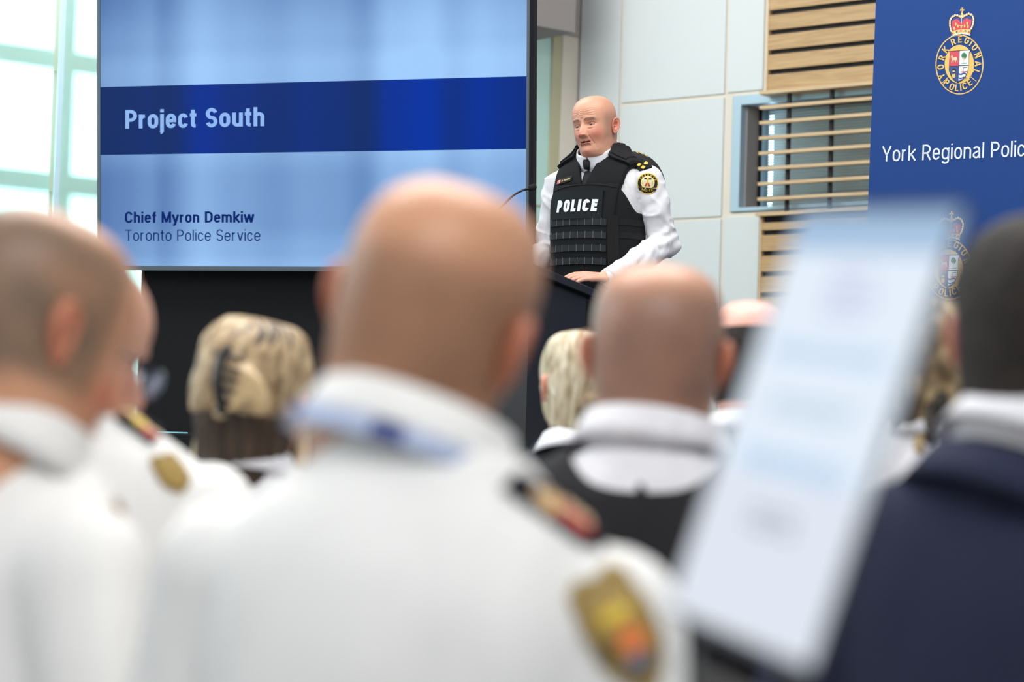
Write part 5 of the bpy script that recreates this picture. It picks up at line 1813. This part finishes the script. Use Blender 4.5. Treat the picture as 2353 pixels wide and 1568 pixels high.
def sleeve_patch(shirt, px, py, wd, ht, rot, parent, shape='shield', extra=True):
    """embroidered gold shoulder patch with an orange and slate centre"""
    tree = bvh_of(shirt); c, n = pick(tree, px, py)
    if c is None:
        c, n, *_ = tree.find_nearest(at(px, py, (shirt.matrix_world @ shirt.data.vertices[0].co).y))
    to = (CAM_P - c).normalized()
    up = CAM_R @ Vector((math.sin(math.radians(rot)), math.cos(math.radians(rot)), 0))
    d = Decal(tree, c, (n + to * .4), up)
    bm = bmesh.new()
    def sh(k): 
        return [(x * wd / 2 * k, y * ht / 2 * k) for x, y in ((-.9, .78), (-.5, .95), (0, .84), (.5, .95), (.9, .78), (1, .2), (.92, -.35), (.6, -.72), (0, -1), (-.6, -.72), (-.92, -.35), (-1, .2))]
    d.poly(bm, sh(1.0), .003, 0); d.poly(bm, sh(.86), .0036, 1); d.poly(bm, sh(.80), .0042, 0)
    if extra:
        d.disc(bm, wd * .05, -.08 * ht, wd * .20, ht * .12, .005, 2, 20, 3); d.disc(bm, 0, -.24 * ht, wd * .22, ht * .07, .0055, 3, 20, 3)
        d.disc(bm, -wd * .3, -.08 * ht, wd * .07, ht * .08, .005, 1, 12, 2); d.disc(bm, 0, .14 * ht, wd * .22, ht * .05, .005, 4, 14, 2)
    return obj('shoulder_patch', bm, [OLDGOLD, mat('patch_dark', (52, 48, 44), .8), mat('patch_orange', (230, 130, 70), .7), mat('patch_slate', (96, 102, 122), .7), GOLD], parent, recalc=False)

def rank_blobs(tree_o, spots, parent):
    tree = bvh_of(tree_o)
    for px, py, rx, ry, m, kind in spots:
        c, n = pick(tree, px, py)
        if c is None: continue
        d = Decal(tree, c, (n + (CAM_P - c).normalized() * .5), CAM_R @ Vector((.5, .8, 0)))
        bm = bmesh.new()
        if kind == 'crown':
            d.disc(bm, 0, 0, rx, ry * .55, .003, 0, 20, 3)
            for q in (-1, 0, 1): d.disc(bm, q * rx * .55, ry * .5, rx * .3, ry * .45, .0045, 1, 14, 2)
        else:
            d.poly(bm, leaf_pts(0, 0, rx * 1.15), .003, 0); d.disc(bm, 0, 0, rx * .3, ry * .3, .004, 1, 10, 2)
        obj('rank_' + kind, bm, m, parent, recalc=False)

TAN = mat('rank_tan', (226, 190, 150), .6)

# A: bald man in the middle, nearest
fa = skin_colour(L3(204, 152, 118), L3(186, 74, 60), stub=L3(158, 118, 92), stub_top=.175)
A = attendee('person, large bald man in a white shirt with a blue lanyard, nearest to the centre', (1003, 694), 1.85, (20, -2, 17), 968, 1.82, 16, 1250,
             broll=5, colour=fa, fat=1.02, shoulder_w=.91, skin=SKIN_TAN, collar=dict(up=.071, h=.046, rx=.079, ry=.081, drop=.046, tiltx=12, tilty=-9), res=(180, 130))
# lanyard around the collar
bm = bmesh.new(); nn = 90
g = []
for k in range(nn):
    a = 2 * PI * k / nn
    g.append([bm.verts.new(A['MC'] @ Vector((math.sin(a) * (.080 + .0235 + .003 * q), -math.cos(a) * (.080 + .0235 + .003 * q), .010 - .016 * q))) for q in (0, 1)])
for k in range(nn):
    k2 = (k + 1) % nn
    f = bm.faces.new((g[k][0], g[k2][0], g[k2][1], g[k][1])); f.material_index = 1 if (k % 15) in (0, 1, 2, 3) else 0
o = obj('lanyard', bm, [mat('lanyard_pale_blue', (170, 184, 214), .6), mat('lanyard_navy', (28, 54, 124), .6)], A['p'])
md = o.modifiers.new('s', 'SOLIDIFY'); md.thickness = .002
t_ = bvh_of(A['shirt'])
eA = epau_strip('epaulette', t_, [(1178, 1092), (1392, 1222), (1342, 1262), (1150, 1128)], EPAU, A['shirt'], .008, 12)
rank_blobs(eA, [(1262, 1158, .016, .016, [TAN, GOLD], 'leaf'), (1318, 1196, .018, .018, [RED, TAN], 'crown')], eA)
sleeve_patch(A['shirt'], 1432, 1452, .060, .112, -27, A['shirt'])

# B: left man, cropped hair, head bowed to the right
fb = skin_colour(L3(206, 156, 122), L3(204, 92, 72), stub=L3(98, 86, 72), stub_top=.222)
B = attendee('person, man with cropped hair and bare crown in a white shirt, at the left edge', (78, 728), 2.12, (50, 20, 0), -22, 2.16, 44, 1160,
             broll=4, colour=fb, fat=1.05, shoulder_w=.93, skin=SKIN_TAN, collar=dict(nt=.085, nr=.079, up=.056, h=.048, rx=.084, ry=.084, drop=.050, tiltx=18), res=(180, 130))
eC_ = None
sleeve_patch(B['shirt'], 326, 1205, .046, .070, -28, B['shirt'])

# C: man beyond him with glasses
fc = skin_colour(L3(214, 166, 142), L3(200, 104, 92), stub=L3(150, 130, 118), stub_top=.17)
C_ = attendee('person, man with glasses looking down, half hidden behind the man at the left edge', (166, 764), 2.80, (58, 22, 0), 160, 2.80, 6, 1090,
              colour=fc, fat=1.03, skin=SKIN_FAIR, collar=dict(tiltx=18), res=(140, 100))
t_ = bvh_of(C_['shirt'])
eC = epau_strip('epaulette', t_, [(286, 938), (366, 996), (346, 1024), (262, 966)], EPAU, C_['shirt'], .008, 10)
rank_blobs(eC, [(298, 950, .012, .012, [TAN, GOLD], 'leaf'), (321, 973, .013, .013, [GOLD, GOLD], 'leaf'), (345, 998, .013, .013, [RED, TAN], 'crown')], eC)
sleeve_patch(C_['shirt'], 394, 1086, .050, .062, -20, C_['shirt'], extra=False)
bm = bmesh.new()
for s in (-1, 1):
    cx = Vector((s * .034, -.117, .108))
    for k in range(28):
        a0, a1 = 2 * PI * k / 28, 2 * PI * (k + 1) / 28
    tube(bm, [cx + Vector((.027 * math.cos(2 * PI * k / 28), .004 * abs(math.cos(2 * PI * k / 28)), .020 * math.sin(2 * PI * k / 28))) for k in range(29)], .0016, 8)
    tube(bm, [cx + Vector((s * .027, .004, .008)), Vector((s * .081, -.06, .118)), Vector((s * .083, .01, .118))], .0018, 8)
tube(bm, [Vector((-.007, -.119, .112)), Vector((.007, -.119, .112))], .0018, 8)
bm.transform(C_['MH']); gl = obj('glasses', bm, mat('dark_glasses_frame', (40, 40, 60), .3), C_['p'], smooth=True)
LENS = mat('lens_glass', (170, 196, 235), .08, spec=.8, coat=1.0)
LENS.node_tree.nodes['Principled BSDF'].inputs['Alpha'].default_value = .45
for s in (-1, 1):
    bm = bmesh.new(); ellipsoid(bm, (s * .034, -.1165, .108), (.026, .003, .0195), nu=24, nv=12); bm.transform(C_['MH']); obj('lens', bm, LENS, gl, smooth=True)

# D: blonde woman with a claw clip
fd_ = skin_colour(L3(222, 176, 150), L3(206, 100, 70))
D = attendee('person, woman with blonde hair held up by a black claw clip, in a white shirt', (580, 908), 3.46, (14, 4, 3), 580, 3.46, 8, 1190,
             colour=fd_, fat=1.02, shoulder_w=.88, skin=SKIN_FAIR, top='crisp', collar=dict(up=.066, h=.036, rx=.066, ry=.070, tiltx=16, mat=CRISP_SHIRT), res=(120, 90))
HB = hair_mat('ash_blonde_hair', [(92, 74, 52), (168, 142, 106), (214, 194, 158)], (34, 5, 1))
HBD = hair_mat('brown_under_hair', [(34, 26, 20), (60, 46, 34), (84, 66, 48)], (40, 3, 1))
def back_line(lo, front=.172, side=.12):
    def f(phi):
        c = math.cos(phi)
        return lo + (front - lo) * sstep(-.15, .62, c)
    return f
hD = hair_shell('hair', D['MH'], HB, D['p'], back_line(.085), lambda ph, z: .016 + .006 * max(0, -math.cos(ph)) * gauss(z - .13, .06), fat=.95, amp=.0016, freq=22, lumps=.008, tw=30)
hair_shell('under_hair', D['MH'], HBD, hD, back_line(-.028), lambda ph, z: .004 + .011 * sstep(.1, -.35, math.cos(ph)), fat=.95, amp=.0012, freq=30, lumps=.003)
bm = bmesh.new()   # twisted roll gathered by the clip
for i in range(7):
    a = i / 6
    P = [Vector((-.030 + .012 * math.sin(i), .128, .165 - .03 * i * .3)), Vector((-.048 - .004 * i, .140, .135 - .006 * i)), Vector((-.020 - .006 * i, .148, .095 + .008 * i)), Vector((.006, .130, .085 + .012 * i))]
    tube(bm, smooth_path(P, 6), [.011 - .0001 * q for q in range(19)], 10)
me = blob_mesh(bm, .004, 2, 'hair_roll'); me.transform(D['MH']); link_mesh('hair_roll', me, mat('blonde_roll', (196, 170, 128), .5, noise_scale=70, noise_amt=.3), hD)
bm = bmesh.new()
for i in range(6):
    z = .178 - i * .017
    P = [Vector((.008 - .004 * i * .5, .146, z)), Vector((-.004, .158, z - .002)), Vector((-.020, .158, z - .006)), Vector((-.030, .148, z - .008))]
    tube(bm, smooth_path(P, 5), .0042, 8)
tube(bm, smooth_path([Vector((-.008, .150, .188)), Vector((-.002, .164, .160)), Vector((-.006, .166, .12)), Vector((-.014, .152, .086))], 6), .0085, 10)
bm.transform(D['MH']); obj('claw_clip', bm, mat('black_plastic', (22, 22, 22), .3), D['p'], smooth=True)
for s in (-1, 1):
    bm = bmesh.new()
    pts = [Vector((s * .066, -.03, .14)), Vector((s * .084, -.02, .09)), Vector((s * .088, -.012, .03)), Vector((s * .080, -.006, -.03))]
    tube(bm, smooth_path(pts, 6), [.013] * 8 + [.010] * 6 + [.006] * 5, 10); bm.transform(D['MH'])
    obj('hair_lock', bm, mat('blonde_lock', (206, 186, 150), .5, noise_scale=60, noise_amt=.25), hD, smooth=True)

# E: bald man with a dark vest over a white shirt
fe = skin_colour(L3(196, 148, 120), L3(190, 80, 54), stub=L3(138, 106, 92), stub_top=.205)
E = attendee('person, bald man in a charcoal vest over a white shirt, right of the centre', (1510, 792), 2.75, (8, -2, 2), 1486, 2.72, 8, 1185,
             colour=fe, fat=1.08, skin=SKIN_TAN, top='crisp', collar=dict(up=.074, h=.048, rx=.082, ry=.080, drop=.046, tiltx=12, tilty=-5, mat=CRISP_SHIRT), res=(160, 110))
def keepE(c):
    x = abs(c.x)
    if x > .172 or c.z < -.47: return False
    top = .026 + .09 * sstep(.055, .125, x)
    return c.z < top
shell('vest', E['shirt'], .016, keepE, DARK_VEST, E['p'], E['MB'])

# F: woman with a low bun
ff = skin_colour(L3(224, 178, 156), L3(216, 110, 92))
F = attendee('person, woman with grey-blonde hair in a low bun, white collar over a dark jacket', (1332, 878), 4.95, (-18, 2, 2), 1312, 4.95, -12, 1095,
             colour=ff, fat=.95, shoulder_w=.88, skin=SKIN_FAIR, top='black', collar=dict(up=.070, h=.030, rx=.070, ry=.074, drop=.052, flare=.030, tiltx=14, mat=CRISP_SHIRT), res=(110, 80))
HG = hair_mat('silver_blonde_hair', [(140, 122, 92), (200, 186, 156), (226, 218, 194)], (40, 4, 1))
hF = hair_shell('hair', F['MH'], HG, F['p'], back_line(.01), .013, fat=.95, amp=.0014, freq=28, lumps=.003, tw=20)
bm = bmesh.new()
for i in range(9):
    a = 2 * PI * i / 9
    P = [Vector((.036 * math.cos(a + q * .7) * (1 - .10 * q), .114 + .011 * q + .005 * math.sin(i * 2), .066 + .036 * math.sin(a + q * .7) * (1 - .15 * q))) for q in range(5)]
    tube(bm, smooth_path(P, 4), .0105, 8)
ellipsoid(bm, (0, .112, .066), (.036, .028, .036))
me = blob_mesh(bm, .0035, 1, 'bun'); me.transform(F['MH']); link_mesh('bun', me, mat('bun_hair', (118, 98, 70), .5, noise_scale=55, noise_amt=.6), hF)
t_ = bvh_of(F['shirt'])

# G: man behind, bare pink crown and dark sides
fg = skin_colour(L3(232, 178, 162), L3(214, 110, 100))
G = attendee('person, pink-crowned man with dark side hair in a black suit, partly behind the tablet', (1722, 812), 4.3, (4, 4, -2), 1722, 4.26, 8, 1080,
             colour=fg, fat=1.0, skin=SKIN_PINK, top='black', res=(110, 80), collar=dict(mat=CRISP_SHIRT))
HK = hair_mat('dark_brown_hair', [(20, 17, 15), (34, 29, 26), (48, 41, 36)], (60, 14, 1), .75)
def side_fringe(MH, parent, m):
    bm = bmesh.new(); uvl = bm.loops.layers.uv.new('UVMap'); g = []
    for j in range(13):
        z = .03 + .145 * j / 12; ring = []
        for k in range(61):
            phi = math.radians(70 + 220 * k / 60)
            ring.append(bm.verts.new(head_point(phi, z, .009 * math.sin(PI * min(j + .6, 12) / 12.6) + .001 * math.sin(k * 2.1), face=False)))
        g.append(ring)
    for j in range(12):
        for k in range(60):
            f = bm.faces.new((g[j][k], g[j][k + 1], g[j + 1][k + 1], g[j + 1][k]))
            for l, (a, b) in zip(f.loops, ((k, j), (k + 1, j), (k + 1, j + 1), (k, j + 1))): l[uvl].uv = (a / 60, b / 12)
    bm.transform(MH); return obj('hair', bm, m, parent, smooth=True)
side_fringe(G['MH'], G['p'], HK)

# H: woman with curled streaked hair
H = attendee('person, woman with curled brown and blonde hair, beyond the dark-haired man', (2150, 862), 3.55, (10, 2, 0), 2120, 3.53, 6, 1110,
             colour=ff, fat=.95, shoulder_w=.9, skin=SKIN_FAIR, top='crisp', collar=dict(mat=CRISP_SHIRT), res=(110, 80))
HS = hair_mat('streaked_hair', [(40, 32, 24), (112, 92, 62), (196, 174, 134)], (26, 5, 1))
hH = hair_shell('hair', H['MH'], HS, H['p'], back_line(.02), .018, fat=.95, amp=.003, freq=20, lumps=.012, tw=25)
rnd = random.Random(3)
for i in range(16):
    bm = bmesh.new(); a = math.radians(95 + 170 * i / 15)
    r = .100; x0, y0 = math.sin(a) * r * .85, -math.cos(a) * r
    P = []
    for q in range(7):
        P.append(Vector((x0 * (1 + .08 * math.sin(q * 1.9 + i)), y0 * (1 + .10 * math.cos(q * 1.7 + i * 2)), .12 - .028 * q + .006 * math.sin(i))))
    tube(bm, smooth_path(P, 4), [.012 - .0002 * k for k in range(25)], 8); bm.transform(H['MH'])
    obj('curl', bm, mat('dark_curl', (44, 36, 28), .5, noise_scale=50, noise_amt=.3) if i % 3 else mat('blonde_curl', (178, 156, 116), .5, noise_scale=50, noise_amt=.3), hH, smooth=True)

# J: dark-haired man in a navy suit
fj = skin_colour(L3(214, 166, 142), L3(190, 50, 44))
J = attendee('person, dark-haired man in a navy suit with white shirt collar, at the right edge', (2395, 765), 2.3, (14, 4, 6), 2375, 2.27, 22, 1225,
             broll=4, colour=fj, fat=1.04, shoulder_w=1.06, skin=SKIN_FAIR, top='navy', collar=dict(up=.070, h=.050, rx=.084, ry=.082, drop=.040, tiltx=16, tilty=-12, mat=CRISP_SHIRT), res=(160, 110))
def jl(phi):
    c, s = math.cos(phi), abs(math.sin(phi))
    return -.004 + (.165 + .004) * sstep(-.1, .75, c) + .055 * gauss(abs(phi - PI) - PI / 2, .22)
hair_shell('hair', J['MH'], HK, J['p'], jl, lambda ph, z: .006 + .010 * sstep(.05, .2, z), fat=1.04, amp=.0008, freq=50, lumps=.004)
bm = bmesh.new()   # jacket collar lying under the shirt collar
collar_mesh(bm, (0, 0, 0), .098, .098, .012, .016, J['MC'] @ T((0, 0, -.028)), gap=60, drop=lambda fr: .05)
obj('jacket_collar', bm, NAVY_SUIT, J['shirt'], smooth=True)

# ------------------------------------------------------------------ chairs under the audience
CH_W = mat('off_white_plastic', (206, 204, 196), .45)
CH_M = mat('chrome_leg', (150, 152, 156), .25, metal=.9)
CH_B = mat('black_chair_pad', (16, 16, 18), .8)
def chair_parts(root):
    bm = bmesh.new(); g, gi = [], []
    for i in range(15):
        t = i / 14; ra, rb = [], []
        for j in range(13):
            u = j / 12 * 2 - 1
            if t < .5:
                y = -.22 + .44 * t / .5; z = .425 + .012 * u * u; x = .180 * u
            else:
                q = (t - .5) / .5; y = .22 + .035 * q - .05 * u * u * q; z = .43 + .37 * q - .02 * u * u * q; x = .180 * u * (1 - .06 * q)
            ra.append(Vector((x, y, z))); rb.append(Vector((x, y + (.010 if t >= .5 else 0), z - (.010 if t < .5 else 0))))
        g.append(ra); gi.append(rb)
    solid(bm, g, lambda i, j: gi[i][j])
    obj('shell', bm, CH_W, None, smooth=True).parent = root
    for sx in (-1, 1):
        for sy in (-1, 1):
            bm = bmesh.new(); tube(bm, [Vector((.15 * sx, .14 * sy, .42)), Vector((.16 * sx, .17 * sy, .0))], .010, 10)
            obj('leg', bm, CH_M, None, smooth=True).parent = root
chair_labels = [(A, 'white plastic chair under the large bald man nearest to the centre'), (B, 'white plastic chair under the man with cropped hair at the left edge'),
                (C_, 'white plastic chair under the man with glasses at the left'), (D, 'white plastic chair under the woman with the claw clip'),
                (E, 'white plastic chair under the bald man in the charcoal vest'), (F, 'white plastic chair under the woman with the low bun'),
                (G, 'white plastic chair under the man with a bare pink crown'), (H, 'white plastic chair under the woman with curled streaked hair'),
                (J, 'white plastic chair under the man in the navy suit')]
proto = None
for P_, lab in chair_labels:
    b = P_['p'].location; z = P_['MB'].to_euler().z
    Mw = T((b.x, b.y, 0)) @ Rz(math.degrees(z))
    loc = Mw @ Vector((0, -.012, 0)); dz = P_['S'] - .50 - .092 - .425
    if proto is None:
        proto = empty('chair', loc, z); chair_parts(proto); r_ = proto
    else:
        r_ = proto.copy(); COL.objects.link(r_)
        r_.location = loc; r_.rotation_euler = (0, 0, z)
        for ch_ in list(proto.children):
            c_ = ch_.copy(); COL.objects.link(c_); c_.parent = r_
    r_.scale = (1, 1, max(.55, (P_['S'] - .50 - .095) / .43))
    tag(r_, lab, 'chair', 'white plastic chairs of the audience')

# ------------------------------------------------------------------ tablet on its stand
# centre and pose of the tablet, in the room
TC_ = CAM_P + CAM_R @ Vector((.1723, -.0480, -1.2659))
LA, LB = .262, .197
tx = (CAM_R @ Vector((.3167, -.0494, .9472))).normalized(); ty = (CAM_R @ Vector((.3233, .9445, -.0588))).normalized()
tn = tx.cross(ty).normalized()
MT_ = Matrix(((tx.x, ty.x, tn.x, TC_.x), (tx.y, ty.y, tn.y, TC_.y), (tx.z, ty.z, tn.z, TC_.z), (0, 0, 0, 1)))
def rbox(bm, x0, y0, x1, y1, z0, z1, r, n=6):
    pts = []
    for cx, cy, a0 in ((x1 - r, y1 - r, 0), (x0 + r, y1 - r, 90), (x0 + r, y0 + r, 180), (x1 - r, y0 + r, 270)):
        for i in range(n + 1):
            a = math.radians(a0 + 90 * i / n); pts.append((cx + r * math.cos(a), cy + r * math.sin(a)))
    A_ = [bm.verts.new((x, y, z0)) for x, y in pts]; B_ = [bm.verts.new((x, y, z1)) for x, y in pts]
    bm.faces.new(A_[::-1]); bm.faces.new(B_)
    for i in range(len(pts)): bm.faces.new((A_[i], A_[(i + 1) % len(pts)], B_[(i + 1) % len(pts)], B_[i]))
hx, hy = LB / 2, LA / 2
root = empty('tablet', TC_)
tag(root, 'tablet with a bright white page, raised before the man in the navy suit', 'tablet')
bm = bmesh.new(); rbox(bm, -hx - .003, -hy - .004, hx + .003, hy + .004, -.0055, -.0008, .010); bm.transform(MT_); obj('casing', bm, mat('dark_tablet_case', (18, 24, 32), .4), root)
def tq(x0, y0, x1, y1, z): 
    bm = bmesh.new(); bm.faces.new([bm.verts.new(MT_ @ Vector(p)) for p in ((x0, y0, z), (x1, y0, z), (x1, y1, z), (x0, y1, z))]); return bm
scr = obj('lit_page', tq(-hx, -hy, hx, hy, 0), emis('page_white', (229, 240, 252)), root, recalc=False)
obj('lower_page', tq(-hx, -hy, hx, -hy + LA * .36, .0004), emis('page_pale', (226, 232, 243)), scr, recalc=False)
obj('header_bar', tq(-hx, hy - LA * .095, hx, hy, .0004), emis('page_header', (168, 196, 226)), scr, recalc=False)
rr = random.Random(5)
TXT = [emis('txt_lilac', (196, 198, 232)), emis('txt_blue', (186, 212, 240)), emis('txt_slate', (188, 206, 224)), emis('txt_grey', (160, 166, 178))]
for yc, hgt, wd_, mi, rows_ in ((.300, .10, .26, 0, 4), (.150, .020, .72, 1, 2), (.02, .026, .50, 2, 2), (-.115, .040, .66, 1, 3), (-.245, .030, .30, 3, 2)):
    bm = bmesh.new()
    for q in range(rows_):
        y = (yc + hgt * (q / max(rows_ - 1, 1) - .5)) * LA
        x = -wd_ / 2 * LB
        while x < wd_ / 2 * LB:
            l = rr.uniform(.004, .014)
            bm.faces.new([bm.verts.new(MT_ @ Vector(p)) for p in ((x, y, .0008), (x + l, y, .0008), (x + l, y + .0048, .0008), (x, y + .0048, .0008))])
            x += l + .003
    obj('page_text', bm, TXT[mi], scr, recalc=False)
# black clamp stand carrying it
foot = MT_ @ Vector((0, -hy - .012, -.006))
root = empty('tablet_stand', (foot.x, foot.y, 0))
tag(root, 'black clamp stand holding up the tablet with the bright page', 'stand')
SB = mat('black_stand_metal', (14, 15, 17), .5)
bm = bmesh.new()
tube(bm, smooth_path([MT_ @ Vector((-hx * .55, -hy - .002, -.014)), MT_ @ Vector((-hx * .60, -hy - .030, -.012)), MT_ @ Vector((0, -hy - .035, -.012)), MT_ @ Vector((hx * .6, -hy - .030, -.012)), MT_ @ Vector((hx * .55, -hy - .002, -.014))], 8), .006, 12)
obj('clamp', bm, SB, root, smooth=True)
pt = MT_ @ Vector((0, -hy - .035, -.012))
bm = bmesh.new(); tube(bm, [pt, Vector((pt.x, pt.y, pt.z - .04)), Vector((pt.x, pt.y, .35)), Vector((pt.x, pt.y, .10))], [.010, .011, .012, .012], 14); obj('pole', bm, SB, root, smooth=True)
for k in range(3):
    a = 2 * PI * k / 3 + .5
    bm = bmesh.new(); tube(bm, [Vector((pt.x, pt.y, .16)), Vector((pt.x + .20 * math.cos(a), pt.y + .20 * math.sin(a), .008))], .008, 10); obj('leg', bm, SB, root, smooth=True)
